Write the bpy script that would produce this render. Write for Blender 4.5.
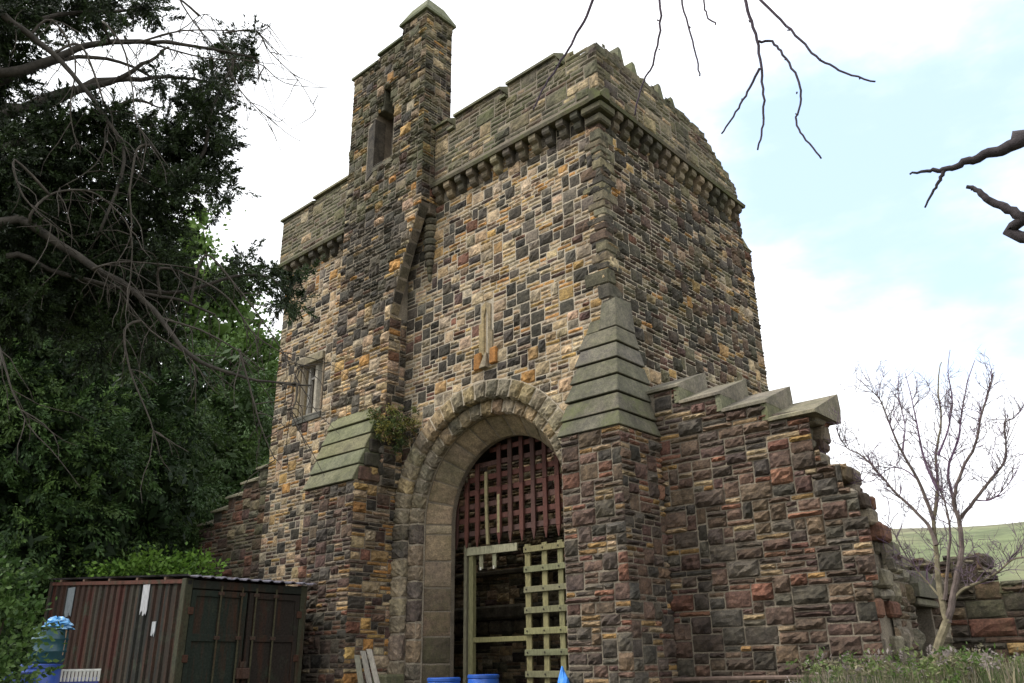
import bpy, math, random
import numpy as np
from math import radians, sin, cos, pi, sqrt, atan2, hypot
from mathutils import Vector, Matrix, noise

R_ = random.Random(7)
sc = bpy.context.scene
for o in list(bpy.data.objects): bpy.data.objects.remove(o)
COL = sc.collection

# ---------------------------------------------------------------- camera
YAW, PITCH, ROLL, FPX, EYE = radians(-42.1), radians(21.35), radians(-.74), 826., 1.6
_f = Vector((sin(YAW)*cos(PITCH), cos(YAW)*cos(PITCH), sin(PITCH)))
_r = Vector((cos(YAW), -sin(YAW), 0.)); _u = _r.cross(_f)
RT = _r*cos(ROLL)+_u*sin(ROLL); UP = _u*cos(ROLL)-_r*sin(ROLL); FW = _f
cam = bpy.data.cameras.new('camera'); cam.lens = 36*FPX/1024; cam.sensor_width = 36
cam.clip_start = .05; cam.clip_end = 9000
co = bpy.data.objects.new('camera', cam); COL.objects.link(co)
m = Matrix((RT, UP, -FW)).transposed().to_4x4(); m.translation = (0, 0, EYE); co.matrix_world = m
sc.camera = co

def ray(u, v): return FW+RT*((u-512)/FPX)-UP*((v-341.5)/FPX)
def at(u, v, d):                     # point seen at pixel u,v standing d metres away over the ground
    r = ray(u, v); return Vector((0, 0, EYE))+r*(d/hypot(r.x, r.y))

# ---------------------------------------------------------------- sky, sun, exposure
SUN_EL, SUN_AZ = radians(48), radians(-135)      # azimuth clockwise from +Y
w = bpy.data.worlds.new('World'); sc.world = w; w.use_nodes = True
nt = w.node_tree; N = nt.nodes; Lk = nt.links; N.clear()
out = N.new('ShaderNodeOutputWorld'); bg = N.new('ShaderNodeBackground'); bg.inputs[1].default_value = .11
sky = N.new('ShaderNodeTexSky'); sky.sky_type = 'NISHITA'; sky.sun_disc = False
sky.sun_elevation = SUN_EL; sky.sun_rotation = SUN_AZ; sky.air_density = 1.0; sky.dust_density = 2.5
tc = N.new('ShaderNodeTexCoord'); mp = N.new('ShaderNodeMapping'); mp.inputs['Scale'].default_value = (1, 1, 2.2)
mp.inputs['Location'].default_value = (.35, .1, .3)
nz = N.new('ShaderNodeTexNoise'); nz.inputs['Scale'].default_value = 2.3; nz.inputs['Detail'].default_value = 7; nz.inputs['Roughness'].default_value = .55
dp = N.new('ShaderNodeVectorMath'); dp.operation = 'DOT_PRODUCT'
bd = ray(990, 130).normalized(); dp.inputs[1].default_value = bd
mr = N.new('ShaderNodeMapRange'); mr.inputs[1].default_value = .86; mr.inputs[2].default_value = 1.0; mr.inputs[3].default_value = .36; mr.inputs[4].default_value = -.10
ad = N.new('ShaderNodeMath'); ad.operation = 'ADD'
cr = N.new('ShaderNodeMapRange'); cr.inputs[1].default_value = .40; cr.inputs[2].default_value = .66; cr.interpolation_type = 'SMOOTHSTEP'
mx = N.new('ShaderNodeMix'); mx.data_type = 'RGBA'
mx.inputs['B'].default_value = (9.2, 9.4, 9.7, 1)
gm = N.new('ShaderNodeMix'); gm.data_type = 'RGBA'; gm.inputs[0].default_value = .62; gm.inputs['B'].default_value = (5.9, 7.6, 10.4, 1)
Lk.new(tc.outputs['Generated'], mp.inputs[0]); Lk.new(mp.outputs[0], nz.inputs['Vector'])
Lk.new(tc.outputs['Generated'], dp.inputs[0]); Lk.new(dp.outputs['Value'], mr.inputs[0])
Lk.new(nz.outputs['Fac'], ad.inputs[0]); Lk.new(mr.outputs[0], ad.inputs[1]); Lk.new(ad.outputs[0], cr.inputs[0])
Lk.new(sky.outputs[0], gm.inputs['A']); Lk.new(gm.outputs['Result'], mx.inputs['A'])
Lk.new(cr.outputs[0], mx.inputs[0]); Lk.new(mx.outputs['Result'], bg.inputs[0]); Lk.new(bg.outputs[0], out.inputs[0])
sd = bpy.data.lights.new('sun', 'SUN'); sd.energy = 2.2; sd.angle = radians(18); sd.color = (1, .96, .9)
so = bpy.data.objects.new('sun', sd); COL.objects.link(so)
dv = Vector((sin(SUN_AZ)*cos(SUN_EL), cos(SUN_AZ)*cos(SUN_EL), sin(SUN_EL)))
so.rotation_euler = dv.to_track_quat('Z', 'Y').to_euler(); so.location = (0, -5, 30)
sc.view_settings.view_transform = 'Standard'; sc.view_settings.look = 'None'; sc.view_settings.gamma = 1
sc.view_settings.exposure = .72

# ---------------------------------------------------------------- materials
def newmat(name):
    m = bpy.data.materials.new(name); m.use_nodes = True
    return m, m.node_tree.nodes, m.node_tree.links, m.node_tree.nodes['Principled BSDF']
def node(N, t, **k):
    n = N.new(t)
    for a, b in k.items(): setattr(n, a, b)
    return n
def mixc(N, L, fac, a, b, blend='MIX'):
    n = N.new('ShaderNodeMix'); n.data_type = 'RGBA'; n.blend_type = blend
    for key, v in ((0, fac), ('A', a), ('B', b)):
        if hasattr(v, 'is_linked') or hasattr(v, 'links'): L.new(v, n.inputs[key])
        else: n.inputs[key].default_value = v if key == 0 else (*v[:3], 1)
    return n.outputs['Result']
def tnoise(N, L, scale, detail=5, rough=.6, vec=None, stretch=None):
    t = N.new('ShaderNodeTexCoord'); src = t.outputs['Object']
    if stretch:
        mpn = N.new('ShaderNodeMapping'); mpn.inputs['Scale'].default_value = stretch; L.new(src, mpn.inputs[0]); src = mpn.outputs[0]
    n = N.new('ShaderNodeTexNoise'); n.inputs['Scale'].default_value = scale; n.inputs['Detail'].default_value = detail
    n.inputs['Roughness'].default_value = rough; L.new(src, n.inputs['Vector']); return n.outputs['Fac']
def ramp(N, L, src, a, b, va=0., vb=1.):
    r = N.new('ShaderNodeMapRange'); r.inputs[1].default_value = a; r.inputs[2].default_value = b
    r.inputs[3].default_value = va; r.inputs[4].default_value = vb; L.new(src, r.inputs[0]); return r.outputs[0]
def bump(N, L, h, bs, strength, dist):
    b = N.new('ShaderNodeBump'); b.inputs['Strength'].default_value = strength; b.inputs['Distance'].default_value = dist
    L.new(h, b.inputs['Height']); L.new(b.outputs[0], bs.inputs['Normal'])
def mul(N, L, a, b):
    n = N.new('ShaderNodeMath'); n.operation = 'MULTIPLY'
    for i, v in ((0, a), (1, b)):
        if hasattr(v, 'links'): L.new(v, n.inputs[i])
        else: n.inputs[i].default_value = v
    return n.outputs[0]

def stone_mat(name, moss=.5, mosscol=(.10, .115, .035), bscale=22, bstr=.6, var=.5):
    m, N, L, bs = newmat(name)
    at_ = N.new('ShaderNodeAttribute'); at_.attribute_name = 'tint'
    n1 = tnoise(N, L, 5, 6, .65); n2 = tnoise(N, L, 38, 4, .7); n3 = tnoise(N, L, 1.3, 5, .6)
    c = mixc(N, L, ramp(N, L, n1, .32, .68), (1-var, 1-var, 1-var*.95), (1+var*.8, 1+var*.75, 1+var*.65))
    c = mixc(N, L, 1., c, mixc(N, L, ramp(N, L, tnoise(N, L, 13, 5, .7), .32, .68), (.7, .7, .72), (1.3, 1.27, 1.2)), 'MULTIPLY')
    c = mixc(N, L, 1., at_.outputs['Color'], c, 'MULTIPLY')
    g = mixc(N, L, ramp(N, L, n2, .3, .72), (.6, .6, .6), (1.35, 1.33, 1.28))
    c = mixc(N, L, 1., c, g, 'MULTIPLY')
    st_ = tnoise(N, L, .9, 6, .6, stretch=(1, 1, .35)); c = mixc(N, L, 1., c, mixc(N, L, ramp(N, L, st_, .36, .6), (.62, .62, .63), (1.14, 1.13, 1.1)), 'MULTIPLY')
    # lichen and algae, where the alpha of the tint says and noise allows
    mf = mul(N, L, ramp(N, L, n3, .38, .62), at_.outputs['Alpha'])
    mf = mul(N, L, mf, ramp(N, L, tnoise(N, L, 9, 6, .7), .3, .6))
    c = mixc(N, L, mul(N, L, mf, moss), c, mosscol)
    L.new(c, bs.inputs['Base Color']); bs.inputs['Roughness'].default_value = .92
    bs.inputs['Specular IOR Level'].default_value = .25
    h = N.new('ShaderNodeMath'); h.operation = 'ADD'; L.new(tnoise(N, L, bscale, 8, .72), h.inputs[0]); L.new(mul(N, L, n2, .4), h.inputs[1])
    bump(N, L, h.outputs[0], bs, bstr, .03)
    return m
M_STONE = stone_mat('rubble_stone')
M_ASHLAR = stone_mat('dressed_stone', moss=.75, bscale=40, bstr=.3, var=.22)
def mortar_mat(name, c1, c2):
    m, N, L, bs = newmat(name)
    c = mixc(N, L, ramp(N, L, tnoise(N, L, 2.2, 6), .35, .65), c1, c2)
    c = mixc(N, L, 1., c, mixc(N, L, ramp(N, L, tnoise(N, L, 45, 3), .3, .7), (.6, .6, .6), (1.3, 1.3, 1.3)), 'MULTIPLY')
    L.new(c, bs.inputs['Base Color']); bs.inputs['Roughness'].default_value = .95
    bump(N, L, tnoise(N, L, 60, 4), bs, .6, .01)
    return m
M_MORTAR = mortar_mat('lime_mortar', (.30, .255, .19), (.42, .36, .27))
M_MORTARD = mortar_mat('dark_mortar', (.12, .10, .075), (.24, .20, .145))
def attr_mat(name, rough=.6, metal=0., noise_s=12, lo=.6, hi=1.3, bumpd=.004, spec=.4, stretch=None):
    m, N, L, bs = newmat(name)
    a = N.new('ShaderNodeAttribute'); a.attribute_name = 'tint'
    g = mixc(N, L, ramp(N, L, tnoise(N, L, noise_s, 6, .7, stretch=stretch), .3, .7), (lo, lo, lo), (hi, hi, hi))
    c = mixc(N, L, 1., a.outputs['Color'], g, 'MULTIPLY')
    L.new(c, bs.inputs['Base Color']); bs.inputs['Roughness'].default_value = rough; bs.inputs['Metallic'].default_value = metal
    bs.inputs['Specular IOR Level'].default_value = spec
    if bumpd: bump(N, L, tnoise(N, L, noise_s*3, 5, .7, stretch=stretch), bs, .5, bumpd)
    return m
M_WOOD = attr_mat('weathered_wood', .85, noise_s=14, lo=.55, hi=1.4, bumpd=.01, stretch=(3, 3, .6))
M_BARK = attr_mat('bark', .9, noise_s=10, lo=.5, hi=1.5, bumpd=.02)
M_PLASTIC = attr_mat('plastic', .38, noise_s=6, lo=.8, hi=1.15, bumpd=.002, spec=.5)
M_IRON = attr_mat('rusty_iron', .8, noise_s=8, lo=.5, hi=1.4, bumpd=.006)
def steel_mat():
    m, N, L, bs = newmat('corroded_painted_steel')
    a = N.new('ShaderNodeAttribute'); a.attribute_name = 'tint'
    st = tnoise(N, L, 6, 6, .65, stretch=(1, 1, .12))
    c = mixc(N, L, ramp(N, L, st, .5, .68), a.outputs['Color'], (.05, .024, .015))
    c = mixc(N, L, ramp(N, L, tnoise(N, L, 3.1, 6, .7), .55, .7), c, (.035, .04, .026))
    c = mixc(N, L, 1., c, mixc(N, L, ramp(N, L, tnoise(N, L, 30, 5), .3, .7), (.65, .65, .65), (1.3, 1.3, 1.3)), 'MULTIPLY')
    L.new(c, bs.inputs['Base Color']); bs.inputs['Roughness'].default_value = .85; bs.inputs['Specular IOR Level'].default_value = .15
    bump(N, L, tnoise(N, L, 16, 6), bs, .35, .01)
    return m
M_STEEL = steel_mat()
def leaf_mat(name, trans=.3):
    m, N, L, bs = newmat(name)
    a = N.new('ShaderNodeAttribute'); a.attribute_name = 'tint'
    L.new(a.outputs['Color'], bs.inputs['Base Color']); bs.inputs['Roughness'].default_value = .6
    bs.inputs['Specular IOR Level'].default_value = .3
    tr = N.new('ShaderNodeBsdfTranslucent'); mx_ = N.new('ShaderNodeMixShader'); mx_.inputs[0].default_value = trans
    L.new(a.outputs['Color'], tr.inputs[0]); L.new(bs.outputs[0], mx_.inputs[1]); L.new(tr.outputs[0], mx_.inputs[2])
    L.new(mx_.outputs[0], N['Material Output'].inputs[0]); return m
M_LEAF = leaf_mat('leaf', .35); M_NEEDLE = leaf_mat('needle', .15); M_GRASS = leaf_mat('grass_blade', .3)
def ground_mat():
    m, N, L, bs = newmat('rough_ground')
    c = mixc(N, L, ramp(N, L, tnoise(N, L, .35, 7), .4, .6), (.045, .06, .02), (.10, .085, .055))
    c = mixc(N, L, 1., c, mixc(N, L, ramp(N, L, tnoise(N, L, 9, 7), .3, .7), (.5, .5, .5), (1.4, 1.4, 1.4)), 'MULTIPLY')
    L.new(c, bs.inputs['Base Color']); bs.inputs['Roughness'].default_value = .95; bump(N, L, tnoise(N, L, 14, 8), bs, .8, .05); return m
def hill_mat():
    m, N, L, bs = newmat('moorland')
    a = ramp(N, L, tnoise(N, L, .006, 7, .6), .42, .58)
    c = mixc(N, L, a, (.125, .15, .065), (.155, .15, .08))
    g = N.new('ShaderNodeNewGeometry'); sp = N.new('ShaderNodeSeparateXYZ'); L.new(g.outputs['Position'], sp.inputs[0])
    z = N.new('ShaderNodeMath'); z.operation = 'ADD'; L.new(sp.outputs[2], z.inputs[0]); L.new(mul(N, L, tnoise(N, L, .008, 5), 50), z.inputs[1])
    c = mixc(N, L, ramp(N, L, z.outputs[0], 140, 165), c, (.15, .135, .075))
    c = mixc(N, L, 1., c, mixc(N, L, ramp(N, L, tnoise(N, L, .035, 9, .75, stretch=(1, 1, 4)), .36, .64), (.5, .5, .48), (1.3, 1.3, 1.3)), 'MULTIPLY')
    L.new(c, bs.inputs['Base Color']); bs.inputs['Roughness'].default_value = 1; return m
M_GROUND = ground_mat(); M_HILL = hill_mat()

# ---------------------------------------------------------------- mesh helpers
class MB:
    """collects faces with one tint (r,g,b,moss) per face, optional slot"""
    def __init__(s): s.v = []; s.f = []; s.c = []; s.m = []
    def face(s, idx, c, slot=0): s.f.append(idx); s.c.append(c); s.m.append(slot)
    def quadv(s, pts, c, slot=0):
        b = len(s.v); s.v += [tuple(p) for p in pts]; s.face(list(range(b, b+len(pts))), c, slot)
    def box(s, x0, x1, y0, y1, z0, z1, c=(.2, .2, .2, 0), slot=0, bev=0., jit=0.):
        def j(): return R_.uniform(-jit, jit) if jit else 0
        if bev <= 0:
            P = [(x, y, z) for z in (z0, z1) for y in (y0, y1) for x in (x0, x1)]
            b = len(s.v); s.v += [(p[0]+j(), p[1]+j(), p[2]+j()) for p in P]
            for q in ((0, 2, 3, 1), (4, 5, 7, 6), (0, 1, 5, 4), (2, 6, 7, 3), (0, 4, 6, 2), (1, 3, 7, 5)): s.face([b+i for i in q], c, slot)
        else:
            s.hexa([(x, y, z) for z in (z0, z1) for y in (y0, y1) for x in (x0, x1)], c, slot, bev, jit)
    def hexa(s, P, c, slot=0, bev=.01, jit=0.):
        """bevelled box-like solid from 8 corners ordered z,y,x"""
        P = [Vector(p)+Vector([R_.uniform(-jit, jit) if jit else 0 for _ in range(3)]) for p in P]
        Fs = ((0, 2, 3, 1), (4, 5, 7, 6), (0, 1, 5, 4), (2, 6, 7, 3), (0, 4, 6, 2), (1, 3, 7, 5))
        b = len(s.v); ids = {}
        for fi, F in enumerate(Fs):
            cen = sum((P[i] for i in F), Vector())/4
            for k, i in enumerate(F):
                p, a, d = P[i], P[F[k-1]], P[F[(k+1) % 4]]
                e1 = (a-p); e2 = (d-p)
                q = p+e1*min(.45, bev/max(e1.length, 1e-6))+e2*min(.45, bev/max(e2.length, 1e-6))
                ids[(fi, i)] = len(s.v); s.v.append(tuple(q))
            s.face([ids[(fi, i)] for i in F], c, slot)
        edges = {}
        for fi, F in enumerate(Fs):
            for k in range(4):
                a, d = F[k], F[(k+1) % 4]; edges.setdefault((min(a, d), max(a, d)), []).append((fi, a, d))
        for (a, d), l in edges.items():
            (f1, p, q), (f2, _, _) = l
            s.face([ids[(f1, q)], ids[(f1, p)], ids[(f2, p)], ids[(f2, q)]], c, slot)
        for i in range(8):
            fs = [fi for fi, F in enumerate(Fs) if i in F]
            s.face([ids[(fi, i)] for fi in fs], c, slot)
    def prism(s, pts, lo, hi, axis='Y', c=(.2, .2, .2, 0), slot=0):
        """extrude a 2D outline: axis Y: pts are (x,z); axis X: (y,z); axis Z: (x,y)"""
        def mk(p, t): return {'Y': (p[0], t, p[1]), 'X': (t, p[0], p[1]), 'Z': (p[0], p[1], t)}[axis]
        b = len(s.v); n = len(pts)
        s.v += [mk(p, lo) for p in pts]+[mk(p, hi) for p in pts]
        s.face(list(range(b, b+n)), c, slot); s.face(list(range(b+2*n-1, b+n-1, -1)), c, slot)
        for i in range(n): k = (i+1) % n; s.face([b+i, b+n+i, b+n+k, b+k], c, slot)
    def tube(s, pts, rad, c, n=6, slot=0, cap=True):
        pts = [Vector(p) for p in pts]; b = len(s.v); prev = None
        for i, p in enumerate(pts):
            t = (pts[min(i+1, len(pts)-1)]-pts[max(i-1, 0)])
            if t.length < 1e-6: t = Vector((0, 0, 1))
            t.normalize()
            if prev is None: a = t.cross(Vector((.3, .2, 1)) if abs(t.z) < .9 else Vector((1, 0, 0)))
            else: a = prev-t*prev.dot(t)
            a.normalize(); prev = a; q = t.cross(a)
            r = rad[i] if hasattr(rad, '__len__') else rad
            for k in range(n): an = 2*pi*k/n; s.v.append(tuple(p+a*(r*cos(an))+q*(r*sin(an))))
        for i in range(len(pts)-1):
            for k in range(n):
                k2 = (k+1) % n; s.face([b+i*n+k, b+i*n+k2, b+(i+1)*n+k2, b+(i+1)*n+k], c, slot)
        if cap: s.face([b+k for k in range(n)][::-1], c, slot); s.face([b+(len(pts)-1)*n+k for k in range(n)], c, slot)
    def lathe(s, prof, cx, cy, c, n=24, slot=0, squash=1.):
        b = len(s.v)
        for r, z in prof:
            for k in range(n): a = 2*pi*k/n; s.v.append((cx+r*cos(a), cy+r*squash*sin(a), z))
        for i in range(len(prof)-1):
            for k in range(n): k2 = (k+1) % n; s.face([b+i*n+k, b+i*n+k2, b+(i+1)*n+k2, b+(i+1)*n+k], c, slot)
        s.face([b+(len(prof)-1)*n+k for k in range(n)], c, slot); s.face([b+k for k in range(n)][::-1], c, slot)
    def build(s, name, mats, parent=None, smooth=False, origin=None):
        me = bpy.data.meshes.new(name)
        V = s.v
        if origin is not None: V = [(a-origin[0], b-origin[1], c-origin[2]) for a, b, c in V]
        me.from_pydata(V, [], s.f)
        ca = me.color_attributes.new('tint', 'FLOAT_COLOR', 'CORNER')
        L = np.array([len(f) for f in s.f]); C = np.array([(list(c)+[0])[:4] for c in s.c], dtype=np.float32)
        ca.data.foreach_set('color', np.repeat(C, L, axis=0).ravel())
        for mm in (mats if isinstance(mats, (list, tuple)) else [mats]): me.materials.append(mm)
        me.polygons.foreach_set('material_index', s.m)
        if smooth: me.polygons.foreach_set('use_smooth', [True]*len(s.f))
        me.update()
        o = bpy.data.objects.new(name, me); COL.objects.link(o)
        if parent is not None:
            o.parent = parent
            if origin is not None:
                pl = parent.location; o.location = Vector(origin)-pl
            else: o.location = -parent_world(parent)
        elif origin is not None: o.location = origin
        return o
def parent_world(p):
    v = Vector(p.location)
    while p.parent: p = p.parent; v += p.location
    return v
def thing(name, label, cat, loc=(0, 0, 0), group=None):
    o = bpy.data.objects.new(name, None); COL.objects.link(o); o.location = loc; o.empty_display_size = .2
    return tag(o, label, cat, group)
def tag(o, label, cat, group=None):
    o['label'] = label; o['category'] = cat
    if group: o['group'] = group
    return o
def part(o, name, parent, mb, mats, **k): return mb.build(name, mats, parent, **k)

# ---------------------------------------------------------------- masonry
def jitcol(c, v=.16, moss=0.):
    k = 1+R_.uniform(-v, v); return (c[0]*k*(1+R_.uniform(-.05, .05)), c[1]*k, c[2]*k*(1+R_.uniform(-.06, .06)), moss)
BUFF = [(.46, .365, .245), (.41, .315, .205), (.37, .31, .23), (.43, .325, .205), (.34, .28, .20), (.40, .29, .205)]
EARTH = [(.28, .215, .14), (.25, .185, .12), (.31, .245, .165), (.22, .17, .12)]
OCHRE = [(.42, .28, .12), (.39, .26, .125), (.43, .235, .09)]
DARK = [(.058, .052, .046), (.074, .066, .057), (.09, .08, .068), (.068, .06, .052)]
BROWN = [(.102, .070, .056), (.084, .063, .055), (.122, .080, .064), (.102, .064, .056), (.074, .059, .052), (.136, .098, .072)]
RED = [(.165, .08, .058), (.19, .10, .07), (.145, .074, .058)]
GREYG = [(.145, .13, .092), (.12, .11, .08), (.165, .145, .10), (.108, .098, .072), (.19, .16, .11)]
def pick(*pal):
    t = R_.random()*sum(p for p, _ in pal)
    for p, l in pal:
        t -= p
        if t <= 0: return R_.choice(l)
    return pal[-1][1][0]
def col_upper(u, z, w, h):
    big = h > .13
    if big and R_.random() < (.56 if u > -15 else .25)+.75*noise.noise(Vector((u*1.1, z*1.1, 8.))): return jitcol(pick((.7, DARK), (.3, [(.125, .112, .095), (.15, .13, .11)])), .2, .15)
    g = noise.noise(Vector((u*.45, z*.45, 3.3)))
    return jitcol(pick((.66, BUFF), (.12+max(0, g)*.3, OCHRE), (.13, BROWN), (.07, DARK), (.03, RED)), .18, .2)
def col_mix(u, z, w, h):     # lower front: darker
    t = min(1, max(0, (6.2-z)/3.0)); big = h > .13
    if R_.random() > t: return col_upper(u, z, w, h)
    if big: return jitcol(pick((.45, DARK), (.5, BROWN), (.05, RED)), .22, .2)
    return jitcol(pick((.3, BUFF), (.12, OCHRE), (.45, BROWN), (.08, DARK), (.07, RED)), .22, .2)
def col_wing(u, z, w, h):
    big = h > .13
    if big: return jitcol(pick((.36, DARK), (.64, BROWN), (.05, RED)), .22, .12)
    return jitcol(pick((.15, EARTH), (.12, [(.27, .17, .075), (.24, .16, .085)]), (.55, BROWN), (.10, DARK), (.11, RED)), .22, .12)
def col_parapet(u, z, w, h): return jitcol(pick((.8, GREYG), (.12, BUFF), (.2, BROWN)), .2, 1.)
def col_right(u, z, w, h):  # fewer pale stones: the right face's shade is put into its colours
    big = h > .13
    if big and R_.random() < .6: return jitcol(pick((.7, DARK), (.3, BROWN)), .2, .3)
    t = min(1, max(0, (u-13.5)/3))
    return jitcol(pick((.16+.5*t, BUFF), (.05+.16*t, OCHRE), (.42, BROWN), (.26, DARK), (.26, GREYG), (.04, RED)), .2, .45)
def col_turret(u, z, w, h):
    # a dark patch low on the turret, mossy greys towards its head
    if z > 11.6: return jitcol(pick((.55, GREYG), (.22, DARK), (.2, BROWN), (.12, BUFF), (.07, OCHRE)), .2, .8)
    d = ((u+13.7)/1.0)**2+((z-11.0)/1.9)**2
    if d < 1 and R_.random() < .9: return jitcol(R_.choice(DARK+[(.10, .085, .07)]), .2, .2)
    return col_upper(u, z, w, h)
def col_inner(u, z, w, h): return jitcol(pick((.4, BROWN), (.6, GREYG), (.7, BUFF)), .2, .3)

def layout(u0, u1, z0, z1, inside, unit=.075, big=.25, ulen=.085, wide=(2, 5), hs=(1, 2, 3), rnd=R_):
    nu = int(round((u1-u0)/ulen)); nzz = int(round((z1-z0)/unit)); ulen = (u1-u0)/nu; unit = (z1-z0)/nzz
    occ = np.zeros((nzz+4, nu+1), bool)
    for j in range(nzz):
        for i in range(nu):
            if not inside(u0+(i+.5)*ulen, z0+(j+.5)*unit): occ[j, i] = True
    occ[nzz:, :] = True; occ[:, nu] = True
    res = []
    for j in range(nzz):
        i = 0
        while i < nu:
            if occ[j, i]: i += 1; continue
            free = 1
            while i+free < nu and not occ[j, i+free]: free += 1
            isbig = rnd.random() < big
            h = rnd.choice(hs[1:]) if isbig else hs[0]
            wd = rnd.randint(wide[0]+(1 if isbig else 0), wide[1]-(1 if isbig and h == 2 else 0)); wd = min(wd, free)
            if free-wd == 1: wd = free if free <= wide[1] else wd-1
            wd = max(1, wd)
            while h > 1 and occ[j:j+h, i:i+wd].any(): h -= 1
            occ[j:j+h, i:i+wd] = True
            res.append((u0+i*ulen, u0+(i+wd)*ulen, z0+j*unit, z0+(j+h)*unit)); i += wd
    return res
def stone(mb, org, ud, nd, a, b, z0, z1, proj, col, gap=.0055, rough=1., slot=0, zd=Vector((0, 0, 1)), P=None):
    """one rock-faced block: outer ring sunk in the mortar, a bevel, a hewn face"""
    a += gap*R_.uniform(.5, 1.4); b -= gap*R_.uniform(.5, 1.4); z0 += gap*R_.uniform(.5, 1.4); z1 -= gap*R_.uniform(.5, 1.4)
    w, h = b-a, z1-z0
    if w < .02 or h < .015: return
    bv = min(.022, w*.2, h*.22)
    nx = 3+min(4, int(w/.09)); ny = 2+min(3, int(h/.065))
    us = [a]+[a+bv+(w-2*bv)*k/(nx-1) for k in range(nx)]+[b]
    zs = [z0]+[z0+bv+(h-2*bv)*k/(ny-1) for k in range(ny)]+[z1]
    n = len(us); k0 = len(mb.v); tilt = R_.uniform(-.3, .3); tx = R_.uniform(-.35, .35)
    for zi, z in enumerate(zs):
        for ui, u in enumerate(us):
            if zi in (0, len(zs)-1) or ui in (0, n-1): d = -.004; uu, zz = u, z
            else:
                inner = 1.15 if (zi not in (1, len(zs)-2) and ui not in (1, n-2)) else .6
                d = proj*(inner+rough*R_.uniform(-.38, .42)+tilt*(z-z0)/h*.5+tx*((u-a)/w-.5)); uu = u+R_.uniform(-1, 1)*bv*.4; zz = z+R_.uniform(-1, 1)*bv*.4
            p = P(uu, zz, d) if P else org+ud*uu+zd*zz+nd*d; mb.v.append((p.x, p.y, p.z))
    for zi in range(len(zs)-1):
        for ui in range(n-1):
            q = k0+zi*n+ui; mb.face([q, q+1, q+n+1, q+n], col, slot)
def wallface(mb, org, ud, nd, u0, u1, z0, z1, colf, inside=lambda u, z: True, proj=(.012, .045), **k):
    org, ud, nd = Vector(org), Vector(ud), Vector(nd)
    for a, b, c, d in layout(u0, u1, z0, z1, inside, **k):
        stone(mb, org, ud, nd, a, b, c, d, R_.uniform(*proj)*(1.25 if d-c > .13 else 1), colf((a+b)/2, (c+d)/2, b-a, d-c))
FR = dict(ud=(1, 0, 0), nd=(0, -1, 0))
def front(mb, Y, *a, **k): wallface(mb, (0, Y, 0), (1, 0, 0), (0, -1, 0), *a, **k)
def rightf(mb, X, *a, **k): wallface(mb, (X, 0, 0), (0, 1, 0), (1, 0, 0), *a, **k)
MC = (.2, .17, .12, 0)

# ---------------------------------------------------------------- ground and hills
def ground_h(x, y):
    near = min(1, max(0, hypot(x, y)/9)); s = near*near*(3-2*near)
    right = min(1, max(0, (x+8.5)/4)); left = min(1, max(0, (-x-11)/6))
    return s*(.45+.45*right*right*(3-2*right)+.35*left)+.05*noise.noise(Vector((x*.4, y*.4, 0)))
def make_ground():
    xs = np.concatenate([np.linspace(-3000, -130, 14), np.linspace(-120, -30, 14), np.linspace(-28, 14, 85), np.linspace(20, 120, 14), np.linspace(150, 3000, 12)])
    ys = np.concatenate([np.linspace(-3000, -60, 10), np.linspace(-50, -6, 9), np.linspace(-5, 32, 75), np.linspace(36, 120, 14), np.linspace(150, 3000, 16)])
    mb = MB(); n = len(xs)
    for y in ys:
        for x in xs:
            d = hypot(x, y); mb.v.append((x, y, ground_h(x, y)-max(0, d-60)*.02*(1 if d < 400 else 1)))
    for j in range(len(ys)-1):
        for i in range(n-1): q = j*n+i; mb.face([q, q+1, q+n+1, q+n], (.1, .1, .1, 0))
    o = mb.build('ground', M_GROUND, smooth=True); o['kind'] = 'structure'
make_ground()
def make_hills():
    mb = MB(); na, nr = 90, 40
    for j in range(nr):
        r = 240+j*42
        for i in range(na):
            az = radians(-60+i*(100/(na-1))); x, y = r*sin(az), r*cos(az)
            t = min(1, max(0, (r-260)/900.)); s = t*t*(3-2*t)
            h = -8+s*(154+14*noise.noise(Vector((az*5, 1.7, 0)))) + 3*noise.noise(Vector((x*.01, y*.01, 0)))*min(1, t*4)
            if r > 1200: h -= (r-1200)*.12
            h += 8*(az+.25) * s
            mb.v.append((x, y, h))
    for j in range(nr-1):
        for i in range(na-1): q = j*na+i; mb.face([q, q+1, q+na+1, q+na], (.1, .1, .1, 0))
    o = mb.build('hills', M_HILL, smooth=True); o['kind'] = 'structure'
make_hills()
# ================================================================ THE GATEHOUSE
XC, ZC = -10.75, 4.25          # arch centre
XL, XR, YF, YB = -18.2, -7.62, 11.0, 16.65
T = thing('gatehouse_tower', 'tall ruined stone gatehouse tower with battlements, a stair turret and a round arched gateway', 'tower', (-12.9, 13.8, 0))
MOR = [M_STONE, M_MORTAR]; MORD = [M_STONE, M_MORTARD]

# ---- walls: cores (slot 1) faced with blocks (slot 0)
mb = MB()
B = lambda *a: mb.box(*a, c=MC, slot=1)
B(XL, -17.02, YF, YF+.9, 0, 11.75); B(-17.02, -16.14, YF, YF+.9, 0, 7.33); B(-17.02, -16.14, YF, YF+.9, 8.62, 11.75)
B(-16.14, -13.05, YF, YF+.9, 0, 11.75)
arc = [(XC-2.23*cos(pi*k/28), ZC+2.23*sin(pi*k/28)) for k in range(29)]
mb.prism([(-13.05, 0), (-13.05, 11.75), (XR, 11.75), (XR, 0), (XC+2.23, 0)]+arc[::-1]+[(XC-2.23, 0)], YF, YF+.9, c=MC, slot=1)
B(XR-.9, XR, YF+.9, YB, 0, 11.75); B(XL, XL+.9, YF+.9, YB, 0, 11.75); B(XL+.9, XR-.9, 16.0, YB, 0, 11.75)
B(-9.0, XR+.002, YB, 17.0, 0, 10.78)
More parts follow.
